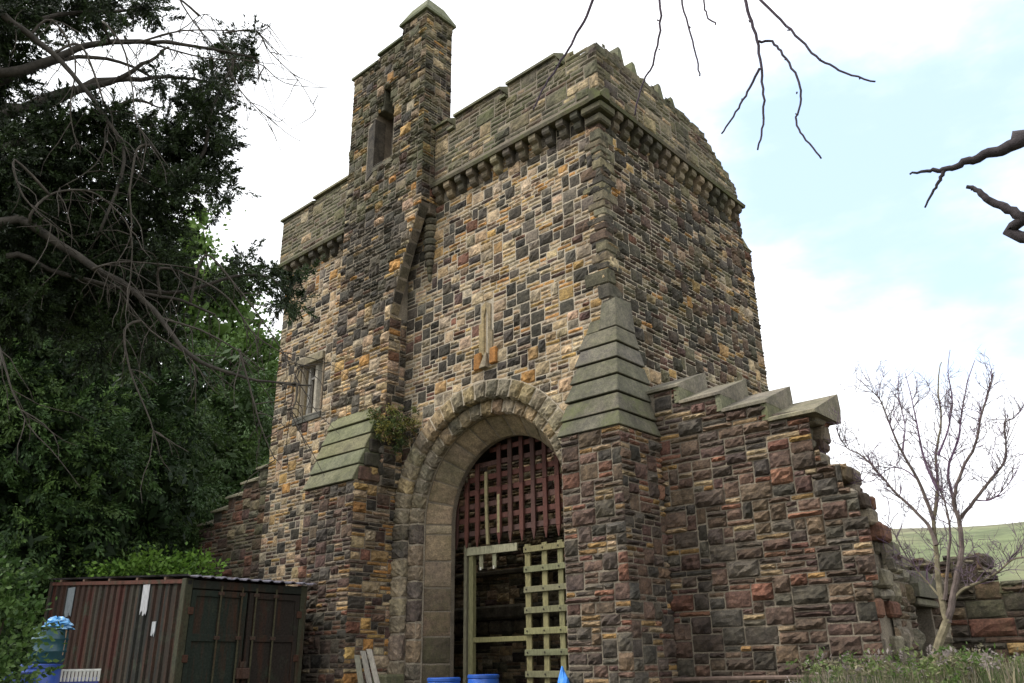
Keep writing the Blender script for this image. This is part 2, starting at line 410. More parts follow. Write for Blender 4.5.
def in_left(u, z): return not (-17.28 < u < -16.08 and 7.12 < z < 8.86)
front(mb, YF, XL-.01, -14.95, 3.2, 11.62, col_upper, in_left, unit=.088, ulen=.088, wide=(2, 4), big=.28, proj=(.008, .03))
front(mb, YF, XL-.01, -14.95, 0, 3.2, col_wing)
def in_front(u, z):
    r = hypot(u-XC, z-ZC) if z > ZC else abs(u-XC)
    if r < 2.46: return False
    if -10.80 < u < -10.46 and 7.02 < z < 8.42: return False
    return True
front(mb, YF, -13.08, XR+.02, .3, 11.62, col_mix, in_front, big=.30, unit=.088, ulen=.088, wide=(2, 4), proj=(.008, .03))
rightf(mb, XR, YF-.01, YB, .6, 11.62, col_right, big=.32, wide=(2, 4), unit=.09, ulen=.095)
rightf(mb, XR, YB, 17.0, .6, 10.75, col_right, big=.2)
# big dark quoins up the near corner
z = 7.6
k = 0
while z < 11.3:
    h = R_.uniform(.12, .30); a, b = (R_.uniform(.3, .5), .2) if k % 2 else (.22, R_.uniform(.3, .45))
    c = jitcol(R_.choice(DARK+GREYG+BROWN[:1]), .2, .3); p = R_.uniform(.026, .036)
    mb.hexa([(x, y, zz) for zz in (z+.008, z+h-.008) for y in (YF-p, YF+b) for x in (XR-a, XR+p)], c, 0, .02, .012)
    z += h; k += 1
# head of the rear buttress
mb.hexa([(-8.9, YB, 10.76), (XR+.04, YB-.0, 10.76), (-8.9, 17.06, 10.76), (XR+.04, 17.06, 10.76), (-8.9, YB, 11.0), (XR+.02, YB, 11.0), (-8.9, 16.9, 10.82), (XR+.02, 16.9, 10.82)], jitcol((.2, .18, .12), .1, .5), 0, .01)
part(0, 'wall', T, mb, MOR)

# ---- passage and room behind the gate
mb = MB()
mb.box(-16.6, XR-.9, YF+.92, 14.6, 6.2, 6.45, c=(.035, .03, .026, 0), slot=0)  # ceiling slab added to dim the passage, coloured near black for shade
mb.box(-16.9, -16.6, YF+.9, 16.0, 0, 6.6, c=MC, slot=1)
front(mb, 15.98, -16.6, XR-.9,   .3, 6.9, col_inner, big=.35, wide=(3, 6))
for k in range(14):
    x = -16.4+k*.42; mb.hexa([(x+a, y, zz) for zz in (2.3, 2.62) for y in (15.7, 16.0) for a in (0, .34)], jitcol((.14, .12, .09), .2, .3), 0, .07, .01)
mb.box(-16.6, XR-.9, 15.62, 16.0, 2.64, 2.98, c=(.12, .105, .08, .3), slot=0, bev=.06)
mb.box(-16.6, XR-.9, 15.85, 16.0, 3.72, 3.85, c=(.10, .085, .06, .3), slot=0, bev=.03)
part(0, 'gate_passage', T, mb, MORD)

# ---- moulded arch: two rock-faced orders and a smooth splay
def path(s, r, rm):
    """point of the jamb/arch path: s runs up the left jamb, over and down the right jamb; r is the radius"""
    A = pi*rm
    if s < 0: return (XC-r, ZC+s)
    if s > A: return (XC+r, ZC-(s-A))
    a = s/rm; return (XC-r*cos(a), ZC+r*sin(a))
def strip(mb, r0, y0, r1, y1, c, slot=1, n=36, low=-4.1):
    A = pi*r0; S = [low]+[A*k/n for k in range(n+1)]+[A-low]; b = len(mb.v)
    for s in S:
        for r, y in ((r0, y0), (r1, y1)):
            x, zz = path(s, r, r0); mb.v.append((x, y, zz))
    for i in range(len(S)-1): q = b+2*i; mb.face([q, q+1, q+3, q+2], c, slot)
VOU = [(.30, .255, .18), (.26, .225, .165), (.22, .19, .14), (.33, .26, .16), (.18, .155, .12), (.28, .205, .14)]
def order(mb, r0, r1, yf, yb, nv, jambh, proj):
    rm = (r0+r1)/2; A = pi*rm
    cuts = [A*k/nv for k in range(nv+1)]; s = 0
    low = []
    while s > -4.0: low.append(s); s -= R_.uniform(*jambh)
    cuts_all = sorted([-4.1]+low[1:])+cuts+[A-x for x in low[1:]]+[A+4.1]
    for a, b in zip(cuts_all[:-1], cuts_all[1:]):
        jam = b <= 0 or a >= A
        c = jitcol(R_.choice(VOU if not jam or R_.random() < .3 else [(.17, .15, .125), (.13, .11, .095), (.2, .165, .13), (.24, .19, .14), (.11, .09, .08)]), .15, .35)
        stone(mb, None, None, None, a, b, r0-.02, r1, proj, c, gap=.015, P=lambda u, r, d: Vector((path(u, r, rm)[0], yf-d, path(u, r, rm)[1])))
        if yb > yf: stone(mb, None, None, None, a, b, yf-.01, yb, proj*.7, c, gap=.014, P=lambda u, y, d: Vector((path(u, r0-d, rm)[0], y, path(u, r0-d, rm)[1])))
mb = MB()
MP = (.42, .38, .30, 0)
strip(mb, 2.17, 10.955, 2.51, 10.955, MP); strip(mb, 2.17, 10.955, 2.17, 11.13, MP); strip(mb, 2.51, 10.955, 2.51, 11.02, MP)
order(mb, 2.17, 2.51, 10.955, 11.13, 23, (.3, .5), .045)
strip(mb, 1.90, 11.13, 2.18, 11.13, MP); strip(mb, 1.90, 11.13, 1.90, 11.32, MP)
order(mb, 1.90, 2.18, 11.13, 11.30, 21, (.28, .45), .045)
part(0, 'arch_moulding', T, mb, MOR)
mb = MB(); strip(mb, 1.90, 11.32, 1.56, 11.74, MC); strip(mb, 1.56, 11.74, 1.56, 11.83, MC); strip(mb, 1.56, 11.83, 2.4, 11.91, MC)
rm = 1.73; A = pi*rm; s = -4.1; cuts = [s]
while s < 0: s = min(0, s+R_.uniform(.38, .55)); cuts.append(s)
cuts += [A*k/13 for k in range(1, 14)]; cuts += [A-c for c in cuts if c < 0][::-1]
for a, b in zip(cuts[:-1], cuts[1:]):
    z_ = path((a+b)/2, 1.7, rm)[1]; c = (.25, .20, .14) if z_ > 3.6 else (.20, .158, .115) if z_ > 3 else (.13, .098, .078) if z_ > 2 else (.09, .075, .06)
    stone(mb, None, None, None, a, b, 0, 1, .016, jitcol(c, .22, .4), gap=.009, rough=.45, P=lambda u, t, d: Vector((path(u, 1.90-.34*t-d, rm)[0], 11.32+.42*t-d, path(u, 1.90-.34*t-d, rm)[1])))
part(0, 'gate_reveal', T, mb, [M_ASHLAR, M_MORTARD])

# ---- lancet niche over the arch
mb = MB(); nx = -10.62
oc = (.33, .26, .15, .2)
out_ = [(nx-.055, 7.35), (nx-.055, 8.12), (nx, 8.32), (nx+.055, 8.12), (nx+.055, 7.35)]
mb.prism([(nx-.19, 7.30), (nx-.19, 7.98), (nx-.12, 8.0), (nx-.12, 8.36), (nx, 8.44)]+out_[2::-1]+[(nx-.055, 7.30)], 10.975, 11.05, c=oc)
mb.prism([(nx, 8.44), (nx+.13, 8.36), (nx+.13, 7.8), (nx+.18, 7.78), (nx+.18, 7.30), (nx+.055, 7.30)]+out_[:2:-1]+[(nx, 8.32)], 10.978, 11.05, c=(.30, .245, .16, .2))
mb.prism([(nx-.06, 7.3), (nx-.06, 8.2), (nx, 8.35), (nx+.06, 8.2), (nx+.06, 7.3)], 11.02, 11.05, c=(.12, .09, .06, 0))  # recess floor painted darker for the shade inside the niche
mb.prism([(nx-.05, 7.3), (nx-.05, 8.1), (nx-.015, 8.25), (nx-.015, 7.3)], 10.99, 11.03, c=(.30, .23, .13, 0))
mb.hexa([(nx+a, y, zz) for zz, s in ((7.0, 1), (7.34, .3)) for y in (10.86+.1*(zz > 7.1), 11.05) for a in (-.09*s, .09*s)], (.27, .23, .17, .2), 0, .01)
for sx, zz in ((-.31, 7.02), (.12, 7.06)):
    mb.box(nx+sx, nx+sx+.2, 10.93, 11.05, zz, zz+.34, c=(.40, .19, .06, .1), bev=.02, jit=.008)
part(0, 'lancet_niche', T, mb, M_ASHLAR)

# ---- string course and corbel table
def string_prof(z, s=1): return [(0, z), (.27, z), (.29, z+.07), (.13, z+.25), (0, z+.28)]
def run(mb, a, b, z, along, base, c, L=.95):
    n = max(1, int((b-a)/L))
    for k in range(n):
        u0, u1 = a+(b-a)*k/n, a+(b-a)*(k+1)/n-.004; j = R_.uniform(-.006, .006)
        P = [(base[0]-d-j if along == 'X' else base[0]+d+j, zz) for d, zz in string_prof(z)]
        mb.prism(P, u0, u1, axis='X' if along == 'X' else 'Y', c=jitcol(c, .15, .9))
SC = (.10, .088, .066)
mb = MB(); run(mb, -12.12, XR+.30, 11.62, 'X', (YF,), SC); part(0, 'string_course', T, mb, M_ASHLAR)
mb = MB()
n = 6
for k in range(n):
    u0, u1 = 10.706+(16.45-10.706)*k/n, 10.706+(16.45-10.706)*(k+1)/n-.004
    mb.prism([(XR+d, zz) for d, zz in string_prof(11.617)], u0, u1, axis='Y', c=jitcol(SC, .15, .9))
part(0, 'string_course', T, mb, M_ASHLAR)
mb = MB(); run(mb, XL-.27, -15.0, 11.72, 'X', (YF,), SC); part(0, 'string_course', T, mb, M_ASHLAR)
CP = [(-.02, 0), (.235, 0), (.24, -.10), (.215, -.145), (.15, -.17), (.13, -.18), (.135, -.26), (.11, -.31), (.05, -.345), (-.02, -.36)]
def corbel(pos, w, axis, z):
    mb = MB(); c = jitcol(pick((.35, [(.20, .17, .125), (.25, .20, .14)]), (.65, [(.085, .075, .062), (.125, .105, .08)])), .2, .3)
    if axis == 'X': mb.prism([(YF-d, z+h) for d, h in CP], pos-w/2, pos+w/2, axis='X', c=c)
    else: mb.prism([(XR+d, z+h) for d, h in CP], pos-w/2, pos+w/2, axis='Y', c=c)
    part(0, 'corbel', T, mb, M_ASHLAR)
for k in range(12): corbel(-12.0+k*.36, .175, 'X', 11.62)
for k in range(15): corbel(11.42+k*.345, .175, 'Y', 11.617)
for k in range(8): corbel(-18.0+k*.41, .19, 'X', 11.72)
for dz, e in ((0, .23), (-.19, .13)):
    mb = MB(); mb.box(XR-.26, XR+e, YF-e, YF+.26, 11.61+dz-.17, 11.61+dz, c=jitcol((.12, .105, .08), .1, .5), bev=.03, jit=.008); part(0, 'corner_corbel', T, mb, M_ASHLAR)

# ---- parapets
mb = MB()
yp = 10.87
mer = [(-12.14, -11.72, 13.28), (-11.47, -10.08, 13.28), (-9.84, -8.52, 13.28)]
def ftop(u):
    for a, b, t in mer:
        if a <= u <= b: return t
    if u > -8.3: return 12.98+.10*noise.noise(Vector((u*6, 0, 5)))+(.12 if u < -7.75 else 0)
    return 13.0
mb.box(-12.14, XR+.12, yp, yp+.45, 11.7, 12.9, c=MC, slot=1)
for a, b, t in mer: mb.box(a, b, yp, yp+.45, 12.9, t, c=MC, slot=1)
front(mb, yp, -12.14, XR+.14, 11.9, 13.3, col_parapet, lambda u, z: z < ftop(u), unit=.105, ulen=.11, wide=(2, 5), big=.15, proj=(.006, .026))
for x0, x1, zt in ((-8.25, -7.95, 13.1), (-7.98, -7.72, 13.0), (-7.75, -7.5, 13.08), (-8.3, -8.1, 13.22)):
    mb.box(x0, x1, yp, yp+.4, 12.85, zt, c=jitcol(R_.choice(GREYG), .1, .8), bev=.03, jit=.02)
xp = XR+.13
def rtop(y):
    t = 13.12 if y < 14.2 else 13.12-(y-14.2)*.12 if y < 15.0 else 13.02-(y-15.0)*.62
    return t+.09*noise.noise(Vector((y*3.3, 2, 5)))
mb.box(XR-.3, xp, yp+.45, 14.6, 11.7, 12.9, c=MC, slot=1); mb.box(XR-.3, xp, 14.6, 15.4, 11.7, 12.6, c=MC, slot=1); mb.box(XR-.3, xp, 15.4, 16.2, 11.7, 12.1, c=MC, slot=1)
rightf(mb, xp, yp, 16.4, 11.9, 13.3, col_parapet, lambda u, z: z < rtop(u), unit=.105, ulen=.11, wide=(2, 5), big=.15, proj=(.006, .026))
y = yp+.3
while y < 16.2:
    L = R_.uniform(.2, .42); t = rtop(y+L/2)
    mb.box(xp-.42, xp+.01, y, y+L, t-.22, t+R_.uniform(-.02, .08), c=jitcol(R_.choice(GREYG), .1, .8), bev=.03, jit=.025); y += L
part(0, 'parapet', T, mb, MORD); mb = MB()
mb.box(XL-.22, -15.0, yp, yp+.45, 11.8, 13.2, c=MC, slot=1)
front(mb, yp, XL-.24, -14.98, 11.98, 13.28, col_parapet, unit=.105, ulen=.11, wide=(2, 5), big=.15, proj=(.006, .026))
mb.box(XL-.22, XL+.25, yp+.45, 15, 11.8, 13.2, c=MC, slot=1)
part(0, 'parapet', T, mb, MORD)
CO = (.165, .16, .115)
def cope(a, b, t, nm='merlon_coping', y0=None, dep=.56, rise=.24):
    y0 = yp-.07 if y0 is None else y0
    mb = MB(); mb.prism([(y0, t), (y0, t+.06), (y0+dep*.55, t+rise), (y0+dep, t+.06), (y0+dep, t)], a, b, axis='X', c=jitcol(CO, .1, .9)); part(0, nm, T, mb, M_ASHLAR)
for a, b, t in mer: cope(a-.02, b+.03, t+.005)
cope(-11.70, -11.49, 13.0, 'crenel_coping', rise=.12); cope(-10.04, -9.88, 13.0, 'crenel_coping', rise=.12); cope(-8.48, -8.32, 13.0, 'crenel_coping', rise=.12)
cope(XL-.3, -16.98, 13.285); cope(-16.96, -15.02, 13.40)
mb = MB(); mb.box(-16.94, -15.02, yp+.01, yp+.44, 13.2, 13.39, c=jitcol(GREYG[0], .1, .8), bev=.02); part(0, 'coping_bed', T, mb, M_STONE)
for y, s in ((11.7, .38), (12.2, .30), (13.2, .32), (13.7, .24)):
    mb = MB(); mb.prism([(y, 13.08), (y+.05, 13.16+s), (y+.14, 13.14+s), (y+.26, 13.08)], xp-.40, xp-.05, axis='X', c=jitcol(CO, .1, .9)); part(0, 'broken_coping', T, mb, M_ASHLAR)

# ---- stair turret, its corbelled flank and the pilaster below
mb = MB(); TL, TR, TY, TB = -14.97, -12.17, 10.5, 11.36
def slant(z):
    if z < 8.7: return -13.08
    if z > 11.25: return TR
    t = (z-8.7)/2.55; return -13.08+(TR+13.08)*(t**1.25)
sl = [(slant(8.7+2.55*k/10), 8.7+2.55*k/10) for k in range(11)]
mb.prism([(TL, 5.0), (TL, 11.3), (-13.08, 11.3), (-13.08, 5.0)], TY, YF+.05, c=MC, slot=1)
mb.prism([(-13.085, 8.7)]+[(-13.085, 11.26)]+sl[::-1][:-1], TY, TY+.26, c=MC, slot=1)
mb.box(TL, TR, TY, TB, 11.3, 12.9, c=MC, slot=1)
mb.box(TL, -13.95, TY, TY+.5, 12.9, 15.1, c=MC, slot=1); mb.box(-13.25, TR, TY, TY+.5, 12.9, 15.1, c=MC, slot=1)
mb.box(TL, TR, TY+.5, TB, 12.9, 15.1, c=(.12, .1, .08, 0), slot=1); mb.box(TL, TR, TY, TB, 15.1, 16.0, c=MC, slot=1)
mb.box(-14.0, TR, TY, TB, 16.0, 16.2, c=MC, slot=1); mb.box(-13.05, TR, TY, TB, 16.2, 16.62, c=MC, slot=1)
hole = [(-13.95, 12.9), (-13.25, 12.9), (-13.25, 14.3), (-13.4, 14.5), (-13.4, 15.05), (-13.68, 15.05), (-13.75, 14.5), (-13.95, 14.3)]
def inpoly(u, z, P):
    r = False
    for i in range(len(P)):
        (x1, y1), (x2, y2) = P[i-1], P[i]
        if (y1 > z) != (y2 > z) and u < (x2-x1)*(z-y1)/(y2-y1)+x1: r = not r
    return r
def in_tur(u, z):
    if z < 11.25 and u > slant(z): return False
    if inpoly(u, z, hole) or (-14.2 < u < -13.95 and 12.6 < z < 14.25): return False
    return z < (16.02 if u < -14.0 else 16.22 if u < -13.05 else 16.62)
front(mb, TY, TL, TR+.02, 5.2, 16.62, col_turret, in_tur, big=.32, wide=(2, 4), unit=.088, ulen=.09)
for sgn, xa, xb in ((1, -13.95, -13.68), (1, -13.4, -13.25)):
    mb.box(xa, xb, TY+.02, TY+.4, 14.45, 15.1, c=jitcol(GREYG[1], .1, .4), bev=.02)
mb.hexa([(-14.2, TY-.02, 12.6), (-13.95, TY-.02, 12.75), (-14.2, TY+.1, 12.6), (-13.93, TY+.3, 12.8), (-14.2, TY-.02, 14.1), (-13.95, TY-.02, 14.3), (-14.2, TY+.1, 14.1), (-13.93, TY+.3, 14.3)], (.085, .075, .062, .1), 0, .01)
mb.hexa([(-13.97, TY-.03, 12.74), (-13.2, TY-.03, 12.74), (-13.97, TY+.5, 12.9), (-13.2, TY+.5, 12.9), (-13.97, TY-.03, 12.86), (-13.2, TY-.03, 12.86), (-13.97, TY+.5, 13.1), (-13.2, TY+.5, 13.1)], (.13, .12, .09, .5), 0, .01)
wallface(mb, (-13.25, 0, 0), (0, 1, 0), (-1, 0, 0), TY+.02, TY+.5, 12.95, 15.0, lambda *a: jitcol((.27, .17, .12), .2, 0), proj=(.003, .01))
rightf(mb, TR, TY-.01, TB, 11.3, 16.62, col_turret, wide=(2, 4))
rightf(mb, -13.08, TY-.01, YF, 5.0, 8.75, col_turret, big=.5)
# blocks under the slanting flank
for k in range(9):
    za, zb = 8.75+k*.27, 8.75+(k+1)*.27; xa, xb = slant(za), slant(zb)
    mb.hexa([(xa-.3, TY+.01, za), (xa+.005, TY+.01, za), (xa-.3, TY+.27, za), (xa+.005, TY+.27, za), (xb-.3, TY+.01, zb), (xb+.02, TY+.01, zb), (xb-.3, TY+.27, zb), (xb+.02, TY+.27, zb)], jitcol(R_.choice(DARK+GREYG), .2, .2), 0, .03, .012)
# scalloped shaft carrying the back of the turret
z = 9.45; k = 0
while z < 11.3:
    e = min(1, (z-9.3)/.9); mb.lathe([(.02, z), (.13*e+.02, z+.03), (.15*e+.03, z+.1), (.13*e+.02, z+.165), (.05, z+.17)], -12.33, YF-.02, jitcol((.12, .11, .085), .2, .5), n=12); z += .17
mb.box(-12.9, TR, TY+.26, YF, 11.02, 11.3, c=(.12, .1, .08, .2), bev=.02)
part(0, 'stair_turret', T, mb, MORD)
mb = MB()
CT = (.15, .16, .115)
def capstone(mb, a, b, y0, y1, z, h, ins):
    mb.hexa([(a, y0, z), (b, y0, z), (a, y1, z), (b, y1, z), (a, y0, z+.06), (b, y0, z+.06), (a, y1, z+.06), (b, y1, z+.06)], jitcol(CT, .1, 1), 0, .01)
    mb.hexa([(a, y0, z+.062), (b, y0, z+.062), (a, y1, z+.062), (b, y1, z+.062), (a+ins[0], y0+ins[2], z+h), (b-ins[1], y0+ins[2], z+h), (a+ins[0], y1-ins[3], z+h), (b-ins[1], y1-ins[3], z+h)], jitcol(CT, .1, 1), 0, .01)
capstone(mb, -13.13, TR+.08, TY-.08, TB+.08, 16.63, .55, (.22, .22, .24, .24)); part(0, 'turret_cap', T, mb, M_ASHLAR)
mb = MB(); capstone(mb, TL-.07, -14.02, TY-.07, TB+.07, 16.03, .38, (.15, .0, .25, .2)); part(0, 'turret_coping', T, mb, M_ASHLAR)
mb = MB(); capstone(mb, -13.98, -13.06, TY-.07, TB+.07, 16.23, .42, (.06, .0, .25, .2)); part(0, 'turret_coping', T, mb, M_ASHLAR)

# ---- mullioned window in the left bay
wn = MB()
wn.box(-17.26, -16.12, 10.93, 11.2, 8.63, 8.84, c=(.24, .21, .15, .3), bev=.015)
wn.hexa([(-17.26, 10.95, 7.13), (-16.10, 10.95, 7.13), (-17.26, 11.3, 7.13), (-16.10, 11.3, 7.13), (-17.26, 10.95, 7.30), (-16.10, 10.95, 7.30), (-17.26, 11.3, 7.36), (-16.10, 11.3, 7.36)], (.095, .095, .09, .3), 0, .01)
wn.prism([(-17.25, 10.96), (-17.06, 10.96), (-16.97, 11.28), (-17.25, 11.28)], 7.36, 8.63, axis='Z', c=(.27, .22, .14, .2))
wn.box(-16.15, -16.10, 10.97, 11.28, 7.36, 8.63, c=(.2, .16, .12, .2))
W = part(0, 'mullioned_window', T, wn, M_ASHLAR)
mb = MB(); mb.prism([(-16.66, 11.18), (-16.60, 11.08), (-16.50, 11.08), (-16.44, 11.18), (-16.50, 11.3), (-16.60, 11.3)], 7.36, 8.63, axis='Z', c=(.33, .31, .27, .1)); part(0, 'mullion', W, mb, M_ASHLAR)
mb = MB(); mb.box(-16.98, -16.9, 11.15, 11.24, 7.36, 8.63, c=(.36, .34, .30, 0)); mb.box(-16.9, -16.66, 11.18, 11.22, 8.3, 8.36, c=(.3, .28, .25, 0)); part(0, 'window_frame', W, mb, M_WOOD)
mb = MB(); mb.box(-17.0, -16.15, 11.75, 11.78, 7.36, 8.63, c=(.01, .011, .012, 0)); part(0, 'opening_shade', W, mb, M_PLASTIC)  # near-black sheet closing the opening, standing in for the shade inside

# ---- right angle buttress with its stepped pyramid of weathered slabs
mb = MB(); bxl, bxr, byf = -8.08, -6.95, 10.08
mb.box(bxl, bxr, byf, 11.25, 0, 4.97, c=MC, slot=1)
front(mb, byf, bxl, bxr+.02, .3, 4.97, col_wing, big=.36, wide=(2, 5), ulen=.09, unit=.085)
rightf(mb, bxr, byf-.01, 11.22, .3, 4.97, col_wing, big=.36, wide=(2, 4), unit=.085, ulen=.09)
wallface(mb, (bxl, 0, 0), (0, 1, 0), (-1, 0, 0), byf, 11.0, .3, 4.97, col_wing, big=.3)
BR = part(0, 'angle_buttress', T, mb, MORD)
ys = [425.1, 409.3, 390, 371.3, 355.5, 340.8, 325.6]
ts = [(425.1-y)/(425.1-325.6) for y in ys]; ts = [0, .14, .31, .49, .66, .83, 1.]
def pyr(t): return (-8.11+.06*t, -6.93-.45*t, 10.05+.75*t, 11.32+.05*t, 4.975+1.97*t)
for k in range(6):
    a, b = pyr(ts[k]), pyr(ts[k+1]); e = .028
    mb = MB(); mb.hexa([(a[0]-e, a[2]-e, a[4]), (a[1]+e, a[2]-e, a[4]), (a[0]-e, a[3], a[4]), (a[1]+e, a[3], a[4]), (b[0], b[2], b[4]-.014), (b[1], b[2], b[4]-.014), (b[0], b[3], b[4]-.014), (b[1], b[3], b[4]-.014)], jitcol((.138, .131, .108), .14, .35+.5*(k < 2)), 0, .012, .007)
    part(0, 'coping_slab', BR, mb, M_ASHLAR)
mb = MB(); mb.hexa([(-7.74, 10.80, 6.95), (-7.37, 10.80, 6.95), (-7.74, 11.38, 6.95), (-7.37, 11.38, 6.95), (-7.71, 10.86, 7.45), (-7.39, 10.86, 7.5), (-7.71, 11.36, 7.5), (-7.41, 11.36, 7.55)], (.138, .13, .108, .3), 0, .012)
mb.hexa([(-8.05, 10.83, 6.95), (-7.75, 10.83, 6.95), (-8.05, 11.1, 6.95), (-7.75, 11.1, 6.95), (-8.0, 10.9, 7.2), (-7.75, 10.9, 7.2), (-8.0, 11.1, 7.2), (-7.75, 11.1, 7.2)], (.14, .13, .10, .6), 0, .012)
part(0, 'coping_head', BR, mb, M_ASHLAR)

# ---- left buttress with sloping green slabs
mb = MB(); lx0, lx1, ly = -14.85, -13.2, 9.9
mb.box(lx0, lx1, ly, 11.0, 0, 5.03, c=MC, slot=1)
front(mb, ly, lx0, lx1+.02, .3, 5.03, col_wing, big=.36, wide=(2, 4), ulen=.09, unit=.085)
rightf(mb, lx1, ly-.01, 11.0, .3, 5.6, lambda u, z, w, h: col_wing(u, z, w, h) if R_.random() < .5 else jitcol(pick((1, BUFF), (.8, OCHRE)), .2, .2), lambda u, z: z < 5.03+(u-9.9)*1.6, big=.3)
BL = part(0, 'sloped_buttress', T, mb, MORD)
for k in range(5):
    y0, z0, y1, z1 = 9.86+k*.128, 5.045+k*.345, 9.86+(k+1)*.128+.01, 5.045+(k+1)*.345-.018
    mb = MB(); e = .03; xr = lx1+.01
    mb.hexa([(lx0-.04, y0-e, z0), (xr, y0-e, z0), (lx0-.04, 10.6, z0), (xr, 10.6, z0), (lx0-.04, y1, z1), (xr, y1, z1), (lx0-.04, 10.6, z1), (xr, 10.6, z1)], jitcol((.15, .152, .10), .14, .45), 0, .014, .011)
    part(0, 'coping_slab', BL, mb, M_ASHLAR)
mb = MB()
for k in range(6):
    zz = 5.06+k*.3; yy = 9.98+k*.12
    mb.box(lx1-.12, lx1+R_.uniform(.02, .07), yy, 11.0, zz, zz+.28, c=jitcol(R_.choice(DARK+BROWN), .2, .4), bev=.03, jit=.015)
part(0, 'slab_flank', BL, mb, M_STONE)
mb = MB(); mb.box(-13.15, -12.7, 10.5, 10.95, .4, 1.45, c=(.17, .165, .11, .6), bev=.03, jit=.01); mb.box(-13.5, -13.15, 10.2, 10.95, .4, 1.4, c=(.13, .12, .08, .6), bev=.03, jit=.01); part(0, 'plinth', T, mb, M_ASHLAR)

# ---- portcullis
mb = MB()
def bar(mb, x0, x1, y0, y1, z0, z1, c, bow=0.):
    mb.hexa([(x+bow*(zz-z0)*.0, y, zz) for zz in (z0, z1) for y in (y0, y1) for x in (x0, x1)], c, 0, .006, .006)
RD = [(.095, .034, .024), (.08, .036, .027), (.105, .036, .026), (.07, .036, .028)]
def archz(x, r=1.6): return ZC+sqrt(max(0, r*r-(x-XC)**2)) if abs(x-XC) < r else ZC
for k in range(-1, 10):
    x = -12.10+k*.300
    if k in (2,): continue
    c = jitcol(R_.choice(RD), .12); zt = archz(x)
    for za, zb, cc in ((3.98, 4.9, c), (4.9, max(4.95, zt), tuple(v*.7 for v in c[:3])+(0,))):  # upper bar lengths painted darker for the shade under the arch
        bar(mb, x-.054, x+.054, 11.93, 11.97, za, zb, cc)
    mb.hexa([(x-.008, 11.94, 3.78), (x+.008, 11.94, 3.78), (x-.008, 11.96, 3.78), (x+.008, 11.96, 3.78), (x-.05, 11.93, 3.98), (x+.05, 11.93, 3.98), (x-.05, 11.97, 3.98), (x+.05, 11.97, 3.98)], c, 0, .003)
for j in range(7):
    zz = 4.06+j*.272; half = 1.62 if zz < ZC else sqrt(max(.05, 1.62**2-(zz-ZC)**2))
    c = jitcol(R_.choice(RD), .12); f = 1.15 if j < 4 else .95  # upper rails get a darker tint too, as arch shade
    bar(mb, XC-half, XC+half, 11.975, 12.01, zz-.052, zz+.052, tuple(v*f for v in c[:3])+(0,))
PC = part(0, 'portcullis', T, mb, M_WOOD)
for (x, zb, pts) in ((-11.50, 3.8, .05), (-11.2, 4.0, 0)):
    mb2 = MB()
    P = []
    L_ = [Vector((x-.05*sin((z-3.8)*1.2)*(pts*20), 11.945, z)) for z in np.linspace(zb, 5.25 if pts else 4.75, 8)]
    for a, b in zip(L_[:-1], L_[1:]):
        mb2.hexa([(a.x-.035, 11.925, a.z), (a.x+.035, 11.925, a.z), (a.x-.035, 11.965, a.z), (a.x+.035, 11.965, a.z), (b.x-.035, 11.925, b.z), (b.x+.035, 11.925, b.z), (b.x-.035, 11.965, b.z), (b.x+.035, 11.965, b.z)], (.27, .23, .12, 0), 0, .003)
    o = part(0, 'replaced_bar', PC, mb2, M_WOOD); o['label'] = 'pale yellowish replacement bar'

# ================================================================ WOODEN GATE in the arch
G = thing('wooden_gate', 'greenish weathered timber gate frame with a lattice leaf under the red portcullis', 'gate', (-10.9, 12.06, .4))
GW = (.20, .185, .085); GW2 = (.165, .16, .085)
mb = MB()
mb.box(-12.25, -12.17, 12.02, 12.1, .3, 3.85, c=jitcol((.16, .15, .09), .1), bev=.006); part(0, 'post', G, mb, M_WOOD)
mb = MB(); mb.box(-12.12, -12.0, 12.03, 12.13, .3, 3.66, c=jitcol(GW, .1), bev=.006); part(0, 'post', G, mb, M_WOOD)
mb = MB(); mb.hexa([(-12.14, 11.99, 3.64), (-10.78, 11.99, 3.62), (-12.14, 12.03, 3.64), (-10.78, 12.03, 3.62), (-12.14, 11.99, 3.80), (-10.78, 11.99, 3.77), (-12.14, 12.03, 3.80), (-10.78, 12.03, 3.77)], jitcol((.30, .28, .17), .05), 0, .006)
for x in (-11.78, -11.42):
    mb.box(x-.05, x+.05, 12.035, 12.06, 3.36, 3.66, c=jitcol((.27, .26, .16), .1), bev=.004); mb.box(x-.02, x+.02, 12.02, 12.035, 3.34, 3.40, c=(.5, .48, .4, 0))
part(0, 'top_rail', G, mb, M_WOOD)
mb = MB(); mb.box(-12.0, -10.6, 12.05, 12.09, 2.0, 2.09, c=jitcol(GW, .1), bev=.005, jit=.006); part(0, 'mid_rail', G, mb, M_WOOD)
mb = MB()
for x in (-10.55, -10.14, -9.76, -9.38): bar(mb, x-.065, x+.065, 12.03, 12.07, .35, 3.72, jitcol(GW if R_.random() < .6 else GW2, .08))
for k in range(10):
    zz = 3.62-.365*k; bar(mb, -10.62, -9.3, 11.985, 12.028, zz-.055, zz+.055, jitcol(GW2 if k % 4 else GW, .12))
for x in (-10.55, -10.14, -9.76, -9.38):
    for k in range(10): mb.box(x-.012, x+.012, 11.972, 11.986, 3.61-.365*k, 3.634-.365*k, c=(.03, .025, .02, 0))
part(0, 'lattice_leaf', G, mb, M_WOOD)

